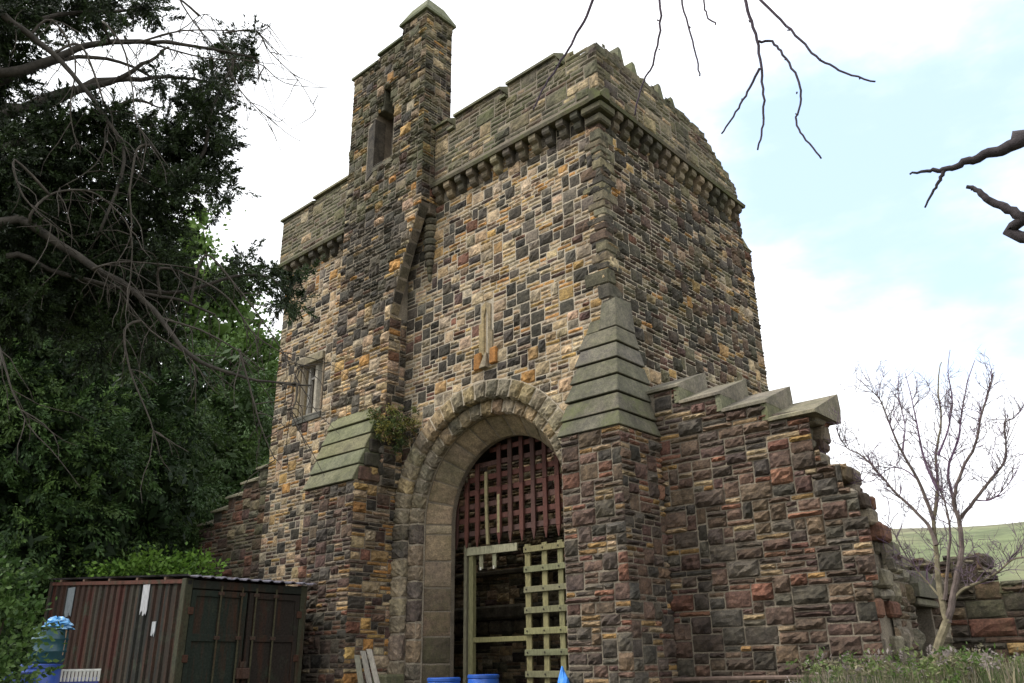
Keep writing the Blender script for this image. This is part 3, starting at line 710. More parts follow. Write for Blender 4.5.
# ================================================================ WING WALLS
def wing_cope(par, xa, xb, zt, riser, yb=11.13, side=1):
    mb = MB(); c = jitcol((.18, .167, .137), .12, .4)
    P = [(yb, zt), (yb, zt+.045), (yb+.95, zt+.47), (yb+.98, zt+.22), (yb+.9, zt)]
    mb.prism(P, xa, xb, axis='X', c=c)
    if riser: mb.prism([(yb+.03, zt-riser+.03), (yb+.03, zt-.002), (yb+.9, zt+.2), (yb+.9, zt-riser+.3)], xb-.10 if side > 0 else xa-.0, xb-.003 if side > 0 else xa+.1, axis='X', c=jitcol((.175, .17, .115), .05, .7))
    part(0, 'coping_stone', par, mb, M_ASHLAR)
WR = thing('wing_wall', 'broken stone wing wall stepping down to the right with grey sloping coping stones', 'wall', (-5.4, 11.6, .9))
mb = MB(); Yw = 11.2
def wtop(u): return 5.72 if u < -6.51 else 5.43 if u < -5.79 else 5.14 if u < -5.07 else 4.85
def wend(z):
    base = -4.45 if z > 4.35 else -4.36 if z > 4.05 else -4.10 if z > 3.72 else -3.96 if z > 3.35 else -3.9 if z > 2.5 else -3.97
    return base+.05*noise.noise(Vector((0, z*4, 9)))
P = [(-7.62, 0), (-7.62, 5.72), (-6.51, 5.72), (-6.51, 5.43), (-5.79, 5.43), (-5.79, 5.14), (-5.07, 5.14), (-5.07, 4.85), (-4.8, 4.85), (-4.75, 4.1), (-4.2, 3.7), (-4.08, 3.3), (-4.05, 0)]
mb.prism(P, Yw, Yw+.85, c=MC, slot=1)
front(mb, Yw, -7.0, -3.8, .5, 5.72, col_wing, lambda u, z: z < wtop(u) and u < wend(z), unit=.082, big=.42, wide=(2, 6), ulen=.085, proj=(.014, .055))
z = .5
while z < 4.8:         # torn end of the wall
    h = R_.uniform(.12, .26); y = Yw+.02; xe = wend(z+h/2)
    while y < Yw+.82:
        L = R_.uniform(.16, .36); e = xe+R_.uniform(-.22, .05)
        grey = R_.random() < .6
        mb.box(e-.5, e, y, min(y+L, Yw+.85), z, z+h, c=jitcol(R_.choice([(.22, .20, .165), (.17, .15, .12), (.26, .23, .19)] if grey else BROWN+RED), .15, .3), bev=.035, jit=.03); y += L
    z += h
part(0, 'wall', WR, mb, MORD)
for xa, xb, zt, r in ((-7.45, -6.49, 5.725, .29), (-6.495, -5.77, 5.435, .29), (-5.775, -5.05, 5.145, .29), (-5.055, -4.34, 4.855, 0)): wing_cope(WR, xa, xb, zt, r)

WL = thing('wing_wall', 'mossy stone wing wall stepping down to the left between the tower and the dark trees', 'wall', (-19.8, 11.6, .6))
mb = MB()
lt = [(-21.68+.69*i, 5.2+.285*i) for i in range(5)]
def ltop(u):
    for i in range(4, -1, -1):
        if u >= lt[i][0]: return lt[i][1]
    return 0
P = [(-21.66, 0), (-21.66, 5.2)]
for i in range(1, 5): P += [(lt[i][0], lt[i-1][1]), (lt[i][0], lt[i][1])]
P += [(-18.2, lt[4][1]), (-18.2, 0)]
mb.prism(P, Yw, Yw+.6, c=MC, slot=1)
front(mb, Yw, -21.7, -18.2, 2.4, 6.4, lambda u, z, w, h: jitcol(pick((.5, BROWN), (.3, GREYG), (.2, RED), (.12, DARK)), .2, .5), lambda u, z: z < ltop(u), unit=.09, big=.3, wide=(3, 6))
part(0, 'wall', WL, mb, MORD)
for i in range(5):
    xa = lt[i][0]-.05; mb = MB(); zt = lt[i][1]+.004
    mb.prism([(11.1, zt), (11.1, zt+.05), (11.55, zt+.26), (11.9, zt+.05), (11.9, zt)], xa, xa+.70, axis='X', c=jitcol((.27, .26, .20), .08, .5)); part(0, 'coping_stone', WL, mb, M_ASHLAR)

# ruined wall running back from the torn end, with a small doorway
RW = thing('ruined_wall', 'low crumbling wall with a small dark doorway under a curved stone behind the bare tree', 'wall', (-4.3, 13.1, .9))
mb = MB()
def rt(y): return (3.35-(y-12.0)*.55 if y < 13.05 else 2.76)+.08*noise.noise(Vector((y*4, 1, 2)))
mb.box(-4.5, -4.03, 12.0, 12.86, 0, 2.85, c=MC, slot=1); mb.box(-4.5, -4.03, 13.55, 14.5, 0, 2.7, c=MC, slot=1)
mb.box(-4.5, -4.03, 12.86, 13.55, 2.4, 2.7, c=MC, slot=1)
rightf(mb, -4.03, 11.9, 14.5, .6, 3.5, lambda u, z, w, h: jitcol(pick((.55, [(.19, .175, .14), (.22, .20, .165), (.15, .135, .11)]), (.45, BROWN)), .2, .6), lambda u, z: z < rt(u) and not (12.84 < u < 13.56 and z < 2.42), unit=.1, big=.4, wide=(2, 4), ulen=.1, proj=(.01, .06))
y = 11.95
while y < 14.4:
    L = R_.uniform(.2, .4); t = rt(y+L/2); mb.box(-4.5, -3.99, y, y+L, t-.2, t+R_.uniform(-.03, .06), c=jitcol((.18, .17, .13), .15, .7), bev=.04, jit=.03); y += L
part(0, 'wall', RW, mb, MORD)
mb = MB(); mb.box(-4.5, -3.93, 12.8, 13.66, 2.30, 2.41, c=(.2, .185, .15, .5), bev=.02, jit=.01)
mb.prism([(12.75, 2.42), (12.78, 2.6), (12.95, 2.76), (13.3, 2.80), (13.58, 2.68), (13.66, 2.42)], -4.4, -3.9, axis='X', c=(.15, .14, .12, .5)); part(0, 'door_lintel', RW, mb, M_ASHLAR)
mb = MB(); mb.box(-4.48, -4.3, 12.86, 13.55, 0, 2.3, c=(.012, .012, .012, 0)); part(0, 'doorway_shade', RW, mb, M_PLASTIC)  # black block painted in as the shade inside the doorway
BW = thing('boundary_wall', 'dark rough stone boundary wall with a broken top below the moorland hillside', 'wall', (-1.0, 14.6, .9))
mb = MB()
def bt(u): return (3.05 if u < -3.38 else 2.84 if u < -3.2 else 2.66-.02*(u+3.2))+.05*noise.noise(Vector((u*5, 7, 2)))
mb.box(-5.2, 9, 14.3, 14.8, 0, 2.5, c=MC, slot=1); mb.box(-5.2, -3.4, 14.3, 14.8, 2.5, 2.9, c=MC, slot=1)
front(mb, 14.28, -5.2, 6, .6, 3.1, lambda u, z, w, h: jitcol(pick((.6, BROWN), (.3, DARK), (.08, RED), (.12, GREYG), (.06, OCHRE)), .22, .4), lambda u, z: z < bt(u), unit=.085, big=.4, wide=(3, 7), ulen=.09, proj=(.01, .06))
u = -5.2
while u < 6:
    L = R_.uniform(.25, .5); t = bt(u+L/2); mb.box(u, u+L, 14.27, 14.8, t-.18, t+R_.uniform(-.03, .04), c=jitcol(R_.choice(BROWN+GREYG), .15, .7), bev=.04, jit=.03); u += L
part(0, 'wall', BW, mb, MORD)
mb = MB(); mb.tube([(-7.0, 11.05, 1.36), (-6.2, 11.06, 1.385), (-5, 11.07, 1.40), (-4.0, 11.08, 1.41)], .03, (.13, .09, .07, 0), n=8)
for x in (-6.8, -5.4, -4.1): mb.box(x-.02, x+.02, 11.06, 11.2, 1.37, 1.42, c=(.08, .06, .05, 0))
tag(mb.build('iron_pipe', M_IRON), 'thin rusty iron pipe fixed along the foot of the right wing wall', 'pipe')
# ================================================================ SHIPPING CONTAINER
CX0, CX1, CY0, CY1 = -19.78, -13.72, 6.95, 9.36
def rise(x): return -(x-CX1)*.060
K = thing('shipping_container', 'long rusty dark steel shipping container with double end doors and a corrugated roof sheet', 'container', (-16.7, 8.1, .5))
DG = (.022, .024, .019, 0); DR = (.07, .024, .018, 0)
def sheared(mb, x0, x1, y0, y1, z0, z1, c, bev=.006):
    mb.hexa([(x, y, zz+rise(x)) for zz in (z0, z1) for y in (y0, y1) for x in (x0, x1)], c, 0, bev)
mb = MB()      # corrugated long side facing the viewer, and the rear one
x = CX1-.14; k = 0
prof = []
while x > CX0+.14:
    for dx, dy in ((0, 0), (-.07, 0), (-.105, .036), (-.175, .036), (-.21, 0)):
        prof.append((x+dx, dy))
    x -= .278; k += 1
for yy, s in ((CY0+.03, 1), (CY1-.03, -1)):
    for i in range(len(prof)-1):
        (xa, da), (xb, db) = prof[i], prof[i+1]; q = i//5
        rr = random.Random(q*3+1); c = rr.choice([(.032, .018, .013, 0), (.024, .019, .014, 0), (.018, .018, .015, 0), (.042, .015, .011, 0), (.024, .017, .013, 0), (.036, .031, .023, 0)])
        mb.quadv([(xa, yy+s*da, .62+rise(xa)), (xb, yy+s*db, .62+rise(xb)), (xb, yy+s*db, 2.93+rise(xb)), (xa, yy+s*da, 2.93+rise(xa))], c)
mb.quadv([(CX0+.05, CY0+.1, .6), (CX0+.05, CY1-.1, .6), (CX0+.05, CY1-.1, 3.3), (CX0+.05, CY0+.1, 3.3)], DG)
part(0, 'side_panel', K, mb, M_STEEL)
mb = MB()
for yy in (CY0, CY1-.1): sheared(mb, CX0, CX1, yy, yy+.1, 2.93, 3.0, (.085, .035, .025, 0)); sheared(mb, CX0, CX1, yy, yy+.1, .48, .62, DG)
for xx in (CX0, CX1-.15):
    for yy in (CY0-.004, CY1-.13): sheared(mb, xx+.003, xx+.155, yy, yy+.134, .48, 3.02, (.045, .045, .028, 0) if xx > -15 else DG, .012)
mb.box(CX1-.10, CX1+.002, CY0+.13, CY1-.13, 2.86, 3.0, c=DG, bev=.01); mb.box(CX1-.10, CX1+.002, CY0+.13, CY1-.13, .48, .62, c=DG, bev=.01)
part(0, 'frame', K, mb, M_STEEL)
mb = MB(); mb.box(CX1+.003, CX1+.008, CY0+.035, CY0+.1, 2.92, 2.985, c=(.005, .005, .005, 0)); part(0, 'corner_casting', K, mb, M_IRON)
mid = (CY0+CY1)/2
for ya, yb, cc in ((CY0+.14, mid-.02, (.02, .026, .02, 0)), (mid+.02, CY1-.14, (.026, .021, .017, 0))):
    mb = MB(); mb.box(CX1-.07, CX1-.045, ya, yb, .63, 2.85, c=cc, bev=.004)
    for z0, z1 in ((.64, .74), (1.28, 1.36), (2.02, 2.14), (2.74, 2.84)): mb.box(CX1-.045, CX1-.012, ya, yb, z0, z1, c=cc, bev=.006)
    for y0 in (ya, yb-.09): mb.box(CX1-.046, CX1-.010, y0, y0+.09, .64, 2.84, c=cc, bev=.006)
    D = part(0, 'door', K, mb, M_STEEL)
    for yy in ((ya+yb)/2+.0, (yb-.12 if ya < mid-.5 else ya+.12)):
        mb = MB(); mb.tube([(CX1+.012, yy, .6), (CX1+.012, yy, 2.92)], .018, (.06, .055, .032, 0), n=8)
        for zz in (.72, 1.3, 2.08, 2.8): mb.box(CX1-.012, CX1+.03, yy-.05, yy+.05, zz-.03, zz+.03, c=(.06, .04, .03, 0), bev=.005)
        part(0, 'locking_bar', D, mb, M_STEEL)
    yh = ya+.0 if ya < mid-.5 else yb
    for zz in (1.0, 1.75, 2.5):
        mb = MB(); mb.box(CX1-.03, CX1+.02, yh-.05, yh+.05, zz-.06, zz+.06, c=(.06, .03, .02, 0), bev=.008)
        part(0, 'hinge', D, mb, M_STEEL)
mb = MB(); mb.box(CX1+.0, CX1+.09, mid-.13, mid+.11, 1.42, 1.60, c=(.065, .04, .03, 0), bev=.015); mb.box(CX1+.0, CX1+.05, mid-.06, mid+.05, 1.60, 1.7, c=(.05, .04, .03, 0), bev=.01); part(0, 'lock_box', K, mb, M_STEEL)
def chip(par, y0, y1, z0, z1, c, x=CX1-.04):
    mb = MB(); n = 7; top = [(y0+(y1-y0)*i/n, z1+R_.uniform(-.01, .01)) for i in range(n+1)]; bot = [(y0+(y1-y0)*i/n, z0+R_.uniform(-.03, .04)*(z1-z0)*2) for i in range(n, -1, -1)]
    mb.prism(top+bot, x, x+.004, axis='Y', c=c); return mb
def label_patch(y0, y1, z0, z1, c): part(0, 'sticker', K, chip(K, y0, y1, z0, z1, c), M_WOOD)
for a in ((mid-.66, mid-.28, 1.74, 1.92, (.075, .08, .085, 0)), (mid-.07, mid-.05, 2.45, 2.78, (.30, .29, .26, 0)), (mid+.36, mid+.41, 2.52, 2.60, (.42, .42, .42, 0)), (mid-.66, mid-.6, 2.6, 2.66, (.12, .13, .14, 0))): label_patch(*a)
mb = MB()      # pale torn patches on the long side
for (xa, xb, za, zb, col_) in ((-15.32, -15.06, 2.42, 2.92, (.34, .34, .35, 0)), (-14.78, -14.64, 2.10, 2.30, (.32, .33, .34, 0)), (-18.75, -18.4, 2.35, 2.88, (.13, .15, .16, 0))):
    n = 9; lo = [(xa+(xb-xa)*i/n, za+R_.uniform(-.05, .06)+rise(xa)) for i in range(n+1)]; hi = [(xb+(xa-xb)*i/n, zb+rise(xa)) for i in range(n+1)]
    m2 = MB(); m2.prism(lo+hi, CY0+.012, CY0+.022, axis='Y', c=col_); part(0, 'torn_poster', K, m2, M_WOOD)
mb = MB()      # corrugated roof sheet on battens, crimped end over the doors
n = 18; ya, yb = CY0-.04, CY1+.12
for i in range(n*6):
    t0, t1 = i/(n*6), (i+1)/(n*6); f = lambda t: .028*max(0, cos(t*n*.62*2*pi))**1.5
    y0, y1 = ya+(yb-ya)*t0, ya+(yb-ya)*t1
    for xa, xb in ((CX0-.1, CX1+.10),):
        mb.quadv([(xa, y0, 3.055+f(t0)+rise(xa)), (xb, y0, 3.055+f(t0)+rise(xb)), (xb, y1, 3.055+f(t1)+rise(xb)), (xa, y1, 3.055+f(t1)+rise(xa))], (.13, .125, .15, 0) if xb > -14 else DG)
        mb.quadv([(xb, y0, 3.035+f(t0)+rise(xb)), (xb, y1, 3.035+f(t1)+rise(xb)), (xb, y1, 3.056+f(t1)+rise(xb)), (xb, y0, 3.056+f(t0)+rise(xb))], (.2, .19, .23, 0))
part(0, 'roof_sheet', K, mb, M_STEEL)
mb = MB()
for xx in (-19.2, -18, -16.8, -15.6, -14.5): sheared(mb, xx-.04, xx+.04, CY0, CY1, 3.0, 3.052, (.16, .10, .07, 0))
part(0, 'roof_batten', K, mb, M_WOOD)

# ================================================================ BARRELS, SACKS, PLANKS
def gz(x, y): return ground_h(x, y)
def barrel(p, r, h, c, label, base=None, lid=False, rim=None):
    x, y = p; z = gz(x, y)-.02 if base is None else base; rim = rim or tuple(v*.75 for v in c[:3])
    t = thing('plastic_barrel', label, 'barrel', (x, y, z), 'blue plastic barrels')
    P = [(r*.90, 0), (r*.97, .03), (r*.98, h*.30), (r*1.02, h*.32), (r*1.02, h*.34), (r*.985, h*.36), (r*.985, h*.64), (r*1.02, h*.66), (r*1.02, h*.68), (r*.98, h*.70), (r*.96, h*.90), (r*.92, h*.95)]
    mb = MB(); mb.lathe([(a, z+b) for a, b in P], x, y, (*c[:3], 0), n=32); part(0, 'body', t, mb, M_PLASTIC, smooth=True)
    mb = MB(); mb.lathe([(r*.93, z+h*.93), (r*.99, z+h*.94), (r*.99, z+h*.985), (r*.93, z+h), (r*.88, z+h), (r*.87, z+h*.97), (0.01, z+h*.965)], x, y, (*rim[:3], 0), n=32)
    part(0, 'rim', t, mb, M_PLASTIC)
    return t, z+h
BLUE = (.025, .115, .50); DBLUE = (.03, .075, .33)
def top(x, y, r, zt, c, label, h=.9): return barrel((x, y), r, h, c, label, base=zt-h)
top(-11.16, 10.5, .29, 1.405, BLUE, 'bright blue plastic barrel before the gateway, the left and nearer one', .92)
top(-10.80, 11.1, .28, 1.445, BLUE, 'bright blue plastic barrel before the gateway, right one behind its neighbour', .92)
pb = at(41, 668, 14.6); pb2 = at(14, 674, 14.3); pt = at(49, 645, 14.6); pw = at(80, 676, 14.6)
top(pb.x, pb.y, .28, at(41, 664, 14.6).z, DBLUE, 'blue plastic barrel carrying the teal tub beside the container', .95)
top(pb2.x, pb2.y, .26, at(14, 672, 14.3).z, (.02, .04, .20), 'dark blue plastic barrel half hidden by the leafy bush', .9)
t, z = barrel((pt.x, pt.y), .245, .50, (.016, .065, .085), 'teal plastic tub with a bright blue bag stuffed in its top', base=at(41, 664, 14.6).z+.005, rim=(.014, .055, .075))
mb = MB(); c0 = Vector((pt.x, pt.y, z))+RT*.07
for tt in (0,):
    n, rows = 22, 9
    b = len(mb.v)
    for j in range(rows):
        f = j/(rows-1); rr = .16*(1-f)**.5+.045
        for i in range(n):
            a = 2*pi*i/n; w = 1+.6*noise.noise(Vector((cos(a)*2.6, sin(a)*2.6, j*.7)))
            mb.v.append((c0.x+.04*f+rr*w*cos(a), c0.y+rr*w*sin(a), c0.z-.03+.17*f*(1+.3*noise.noise(Vector((cos(a)*2, sin(a)*2, 9))))))
    for j in range(rows-1):
        for i in range(n): k2 = (i+1) % n; mb.face([b+j*n+i, b+j*n+k2, b+(j+1)*n+k2, b+(j+1)*n+i], (.09, .30, .58, 0) if (i*7+j*3) % 5 else (.28, .48, .66, 0))
    mb.face([b+(rows-1)*n+i for i in range(n)], (.2, .5, .8, 0))
tag(mb.build('plastic_bag', M_PLASTIC), 'crumpled pale and bright blue plastic bag in the teal tub', 'bag')
mb = MB(); q = at(63, 641, 14.42); mb.box(q.x-.06, q.x-.03, q.y-.05, q.y+.05, q.z-.2, q.z+.16, c=(.38, .26, .16, 0), bev=.01)
tag(mb.build('cardboard_scrap', M_WOOD), 'narrow brown cardboard strip hanging beside the teal tub', 'cardboard')
# white ribbed crate with blue base
zc = at(80, 669, 14.6).z; t = thing('ribbed_crate', 'white ribbed plastic crate with a blue lower half beside the container', 'crate', (pw.x, pw.y, zc-.5))
dr = Vector((pw.x, pw.y, 0)).normalized(); sd_ = Vector((-dr.y, dr.x, 0))
mb = MB()
for k in range(11):
    a = pw+sd_*(-.25+k*.05); mb.tube([(a.x, a.y, zc-.17), (a.x, a.y, zc-.01*(k % 2))], .021, (.55, .54, .50, 0), n=6)
mb.tube([tuple(Vector((pw.x, pw.y, zc-.02))-sd_*.27), tuple(Vector((pw.x, pw.y, zc-.02))+sd_*.27)], .02, (.5, .5, .46, 0), n=6)
part(0, 'ribs', t, mb, M_PLASTIC)
mb = MB(); a = pw-sd_*.26+dr*.03; b_ = pw+sd_*.26+dr*.03
mb.hexa([(p.x, p.y, zz) for zz in (zc-.95, zc-.12) for p in (a, b_, a+dr*.4, b_+dr*.4)], (.04, .07, .36, 0), 0, .02); part(0, 'base', t, mb, M_PLASTIC)
# blue sack at the right of the gate
q = at(563, 683, 12.9); mb = MB(); mb.lathe([(.12, q.z-1.0), (.13, q.z-.5), (.11, q.z-.1), (.07, q.z+.06), (.035, q.z+.17), (.012, q.z+.23)], q.x, q.y, (.03, .22, .70, 0), n=9)
for i, vv in enumerate(mb.v):
    d = noise.noise(Vector(vv)*9)*.05; mb.v[i] = (vv[0]+d, vv[1]-d*.6, vv[2]+d*.4)
tag(mb.build('plastic_sack', M_PLASTIC), 'bright blue plastic sack with a pointed top at the right side of the gate', 'sack')
PL = ['grey weathered plank leaning on the wall, leftmost and shortest of three', 'grey weathered plank leaning on the wall, middle of three', 'pale weathered plank leaning on the wall, rightmost and tallest of three']
for i, ((u0, v0), (u1, v1)) in enumerate((((357, 655), (362, 690)), ((363, 651), (371, 690)), ((369, 649), (379, 690)))):
    a, b_ = at(u0, v0, 16.1), at(u1, v1, 15.95); b_ = a+(b_-a)*3.4
    mb = MB(); d = Vector((.75, .66, 0)).normalized()*.05; e = Vector((.66, -.75, 0))*.014
    mb.hexa([tuple(p+s*e+q_*d) for p in (b_, a) for s in (-1, 1) for q_ in (-1, 1)], jitcol([(.17, .155, .12), (.2, .185, .15), (.26, .24, .19)][i], .05), 0, .004)
    tag(mb.build('wooden_plank', M_WOOD), PL[i], 'plank', 'planks leaning by the arch')

# ================================================================ VEGETATION
rng = np.random.default_rng(5)
def leafmesh(name, C, D, S, aspect, tint, mat, parent=None, bend=.0):
    """one leaf-shaped quad per centre C, lying along D, S long"""
    n = len(C); D = D/np.maximum(np.linalg.norm(D, axis=1, keepdims=True), 1e-6)
    r = rng.normal(size=(n, 3)); Bv = np.cross(D, r); Bv /= np.maximum(np.linalg.norm(Bv, axis=1, keepdims=True), 1e-6)
    S = S[:, None]; V = np.stack([C-D*S*.5, C+Bv*S*aspect*.5, C+D*S*.5, C-Bv*S*aspect*.5], 1).reshape(-1, 3)
    me = bpy.data.meshes.new(name); me.vertices.add(4*n); me.vertices.foreach_set('co', V.astype(np.float32).ravel())
    me.loops.add(4*n); me.loops.foreach_set('vertex_index', np.arange(4*n, dtype=np.int32))
    me.polygons.add(n); me.polygons.foreach_set('loop_start', np.arange(0, 4*n, 4, dtype=np.int32))
    ca = me.color_attributes.new('tint', 'FLOAT_COLOR', 'CORNER')
    T4 = np.concatenate([tint, np.zeros((n, 1))], 1).astype(np.float32); ca.data.foreach_set('color', np.repeat(T4, 4, axis=0).ravel())
    me.materials.append(mat); me.update(calc_edges=True); me.validate()
    o = bpy.data.objects.new(name, me); COL.objects.link(o)
    if parent is not None: o.parent = parent; o.location = -parent_world(parent)
    return o
def clumps(blobs, per_m3, sub=(.22, .45), leaves=60, size=(.08, .13), droop=.5, pal=((.03, .06, .015), (.05, .09, .02)), hollow=.35, flat=.7, sat=.25, finger=0., core=0, lift=0.):
    """blobs: (centre, radius). Sub-clumps are strewn through every blob, leaves through every sub-clump."""
    Cs, Ds, Ss, Ts = [], [], [], []
    pal = np.array(pal)
    for c, r in blobs:
        k = max(3, int(per_m3*4.19*r**3)) if r > .5 else max(3, int(per_m3*4.19*.5**3*(r/.5)**2))
        d = rng.normal(size=(k, 3)); d /= np.linalg.norm(d, axis=1, keepdims=True)
        rad = r*(hollow+(1-hollow)*rng.random(k)**.5)*(1+rng.normal(size=k)*.10)
        p = np.array(c)+d*rad[:, None]*np.array([1, 1, .9])
        for i in range(k):
            s = rng.uniform(*sub); m = int(leaves*rng.uniform(.6, 1.3)); g = rng.normal(size=(m, 3))
            axis = d[i]*.8+np.array([0, 0, -droop+lift*rng.random()])+rng.normal(size=3)*.3; axis /= np.linalg.norm(axis)
            if finger:
                L = s*finger*rng.uniform(.6, 1.3); t_ = rng.random(m)
                q = np.outer(t_*L, axis)+g*(s*.33*(1-.75*t_))[:, None]
                dd = axis*.9+g*.45+np.array([0, 0, -.25])
            else:
                q = g*np.array([s, s, s*flat])*.55; q = q+np.outer(g[:, 0], axis)*s*.35; dd = axis+rng.normal(size=(m, 3))*.65
            Cs.append(p[i]+q); Ds.append(dd); Ss.append(rng.uniform(*size, m))
            t = pal[rng.integers(len(pal))]*(1+rng.uniform(-sat, sat)); Ts.append(t*(1+rng.uniform(-.25, .25, (m, 1))))
        if core:      # filler leaves deep in the crown: larger, sparser, painted darker for inner shade
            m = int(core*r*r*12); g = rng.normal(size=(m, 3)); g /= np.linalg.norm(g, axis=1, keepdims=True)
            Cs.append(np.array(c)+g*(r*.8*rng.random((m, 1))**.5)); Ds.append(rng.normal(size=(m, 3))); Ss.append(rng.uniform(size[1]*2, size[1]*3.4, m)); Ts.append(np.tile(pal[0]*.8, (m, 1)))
    return np.concatenate(Cs), np.concatenate(Ds), np.concatenate(Ss), np.concatenate(Ts)
def B_(u, v, r, d): return (tuple(at(u, v, d)), r*d/826*1.08)
def wob(a, b, n, s, sag=0.):
    a, b = Vector(a), Vector(b); P = []
    for i in range(n+1):
        t = i/n; p = a.lerp(b, t)+Vector([R_.uniform(-s, s) for _ in range(3)])*(0 < i < n); p.z -= sag*sin(pi*t); P.append(p)
    return P
def smooth(pts, n=3):
    pts = [Vector(p) for p in pts]; o = []
    for i in range(len(pts)-1):
        p0, p1, p2, p3 = pts[max(i-1, 0)], pts[i], pts[i+1], pts[min(i+2, len(pts)-1)]
        for k in range(n):
            t = k/n; o.append(.5*((2*p1)+(p2-p0)*t+(2*p0-5*p1+4*p2-p3)*t*t+(3*p1-p0-3*p2+p3)*t**3))
    return o+[pts[-1]]
def tree(name, label, base, trunk_r, top_p, blobs, group, **k):
    base = Vector((base[0], base[1], gz(base[0], base[1])-.1)); t = thing(name, label, 'tree', base, group)
    mb = MB(); P = wob(base, top_p, 8, .12); n = len(P)
    mb.tube(P, [trunk_r*(1-.85*i/(n-1)) for i in range(n)], (.045, .035, .026, 0), n=9)
    for c, r in blobs:
        c = Vector(c); s = min(P, key=lambda p: abs(p.z-(c.z-r*.6))+.3*(p-c).length)
        if (s-c).length > .6: mb.tube(wob(s, c, 4, .1, .1), [trunk_r*.28, trunk_r*.22, trunk_r*.16, trunk_r*.1, .015], (.045, .035, .026, 0), n=6)
    part(0, 'trunk', t, mb, M_BARK)
    mat = k.pop('mat', M_NEEDLE); asp = k.pop('aspect', .4)
    C, D, S, Tn = clumps(blobs, **k); leafmesh('crown', C, D, S, asp, Tn, mat, t)
    return t

# --- trees beyond the container, built where they stand
YEW = ((.020, .042, .012), (.028, .058, .015), (.04, .078, .02), (.062, .105, .026))
MID = ((.045, .085, .022), (.062, .118, .03), (.09, .155, .038))
SYC = ((.11, .19, .04), (.08, .145, .032), (.15, .23, .06), (.06, .11, .026))
GR = 'dark trees behind the container'
b1 = at(232, 655, 29)
tree('conifer_tree', 'dark bushy conifer standing against the left wing wall', (b1.x, b1.y), .25, at(232, 350, 29),
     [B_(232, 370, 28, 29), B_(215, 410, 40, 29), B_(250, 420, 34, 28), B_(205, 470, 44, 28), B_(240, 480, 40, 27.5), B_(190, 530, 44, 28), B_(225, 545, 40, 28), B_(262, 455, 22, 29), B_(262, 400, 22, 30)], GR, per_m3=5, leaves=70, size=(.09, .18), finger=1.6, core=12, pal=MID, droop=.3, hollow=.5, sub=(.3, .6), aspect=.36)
b1 = at(140, 655, 26)
tree('conifer_tree', 'broad dark conifer directly behind the container roof', (b1.x, b1.y), .28, at(145, 330, 26),
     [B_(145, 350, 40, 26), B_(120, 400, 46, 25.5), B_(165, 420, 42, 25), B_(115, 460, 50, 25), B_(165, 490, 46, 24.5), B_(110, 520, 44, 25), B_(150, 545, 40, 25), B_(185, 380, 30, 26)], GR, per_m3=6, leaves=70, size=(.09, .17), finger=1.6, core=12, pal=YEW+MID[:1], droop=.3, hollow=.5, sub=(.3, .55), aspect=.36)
b1 = at(52, 655, 23)
tree('conifer_tree', 'feathery dark conifer with lighter tips at far left', (b1.x, b1.y), .25, at(55, 330, 23),
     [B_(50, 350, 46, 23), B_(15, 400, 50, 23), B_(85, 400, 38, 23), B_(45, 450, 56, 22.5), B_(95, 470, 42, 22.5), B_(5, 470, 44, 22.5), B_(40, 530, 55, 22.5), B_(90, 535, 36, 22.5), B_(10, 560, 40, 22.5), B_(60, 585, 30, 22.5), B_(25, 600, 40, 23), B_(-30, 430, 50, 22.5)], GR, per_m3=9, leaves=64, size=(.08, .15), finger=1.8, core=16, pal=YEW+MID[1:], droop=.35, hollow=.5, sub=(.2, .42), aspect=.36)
b1 = at(215, 655, 37)
tree('leafy_tree', 'pale green broadleaf tree rising behind the dark conifers', (b1.x, b1.y), .3, at(215, 300, 37),
     [B_(195, 240, 20, 37), B_(178, 262, 24, 37), B_(212, 282, 26, 37), B_(232, 300, 22, 37), B_(195, 310, 30, 37), B_(245, 330, 26, 37), B_(220, 345, 30, 36), B_(262, 350, 24, 36), B_(185, 350, 26, 37), B_(262, 385, 26, 36), B_(150, 280, 30, 37), B_(120, 310, 34, 37), B_(240, 380, 26, 36), B_(200, 217, 10, 37), B_(270, 420, 20, 35)], GR, per_m3=2.0, leaves=62, size=(.15, .27), core=2, pal=SYC, droop=.05, hollow=.45, sub=(.4, .75), aspect=.8, mat=M_LEAF)
b1 = at(60, 655, 33)
tree('leafy_tree', 'mid green broadleaf tree glimpsed through the foreground branches at left', (b1.x, b1.y), .3, at(60, 300, 33),
     [B_(40, 270, 40, 33), B_(90, 290, 40, 33), B_(10, 320, 44, 33), B_(70, 340, 46, 33), B_(110, 350, 36, 33), B_(30, 380, 40, 33), B_(90, 250, 30, 33), B_(0, 250, 36, 33)], GR, per_m3=2.2, leaves=60, size=(.14, .25), core=5, pal=SYC[1:2]+SYC[3:]+MID, droop=.05, hollow=.45, sub=(.4, .7), aspect=.8, mat=M_LEAF)
b1 = at(-40, 655, 24)
tree('conifer_tree', 'dark conifer at the extreme left edge', (b1.x, b1.y), .3, at(-40, 180, 24),
     [B_(-40, 220, 60, 24), B_(-35, 300, 70, 24), B_(-40, 400, 70, 24), B_(-30, 500, 60, 24), B_(10, 260, 40, 24), B_(-20, 610, 50, 24), B_(25, 625, 42, 24), B_(45, 665, 34, 24), B_(0, 670, 50, 24)], GR, per_m3=6, leaves=60, size=(.1, .17), finger=1.6, core=16, pal=YEW, droop=.3, hollow=.5, sub=(.3, .5), aspect=.36)
C, D, S, Tn = clumps([B_(u, v, 46, 48) for u in range(-40, 290, 42) for v in (430, 490, 550, 610)], per_m3=.25, leaves=60, size=(.3, .6), pal=YEW+MID[:1], droop=.2, hollow=.2, sub=(.7, 1.2), core=2)
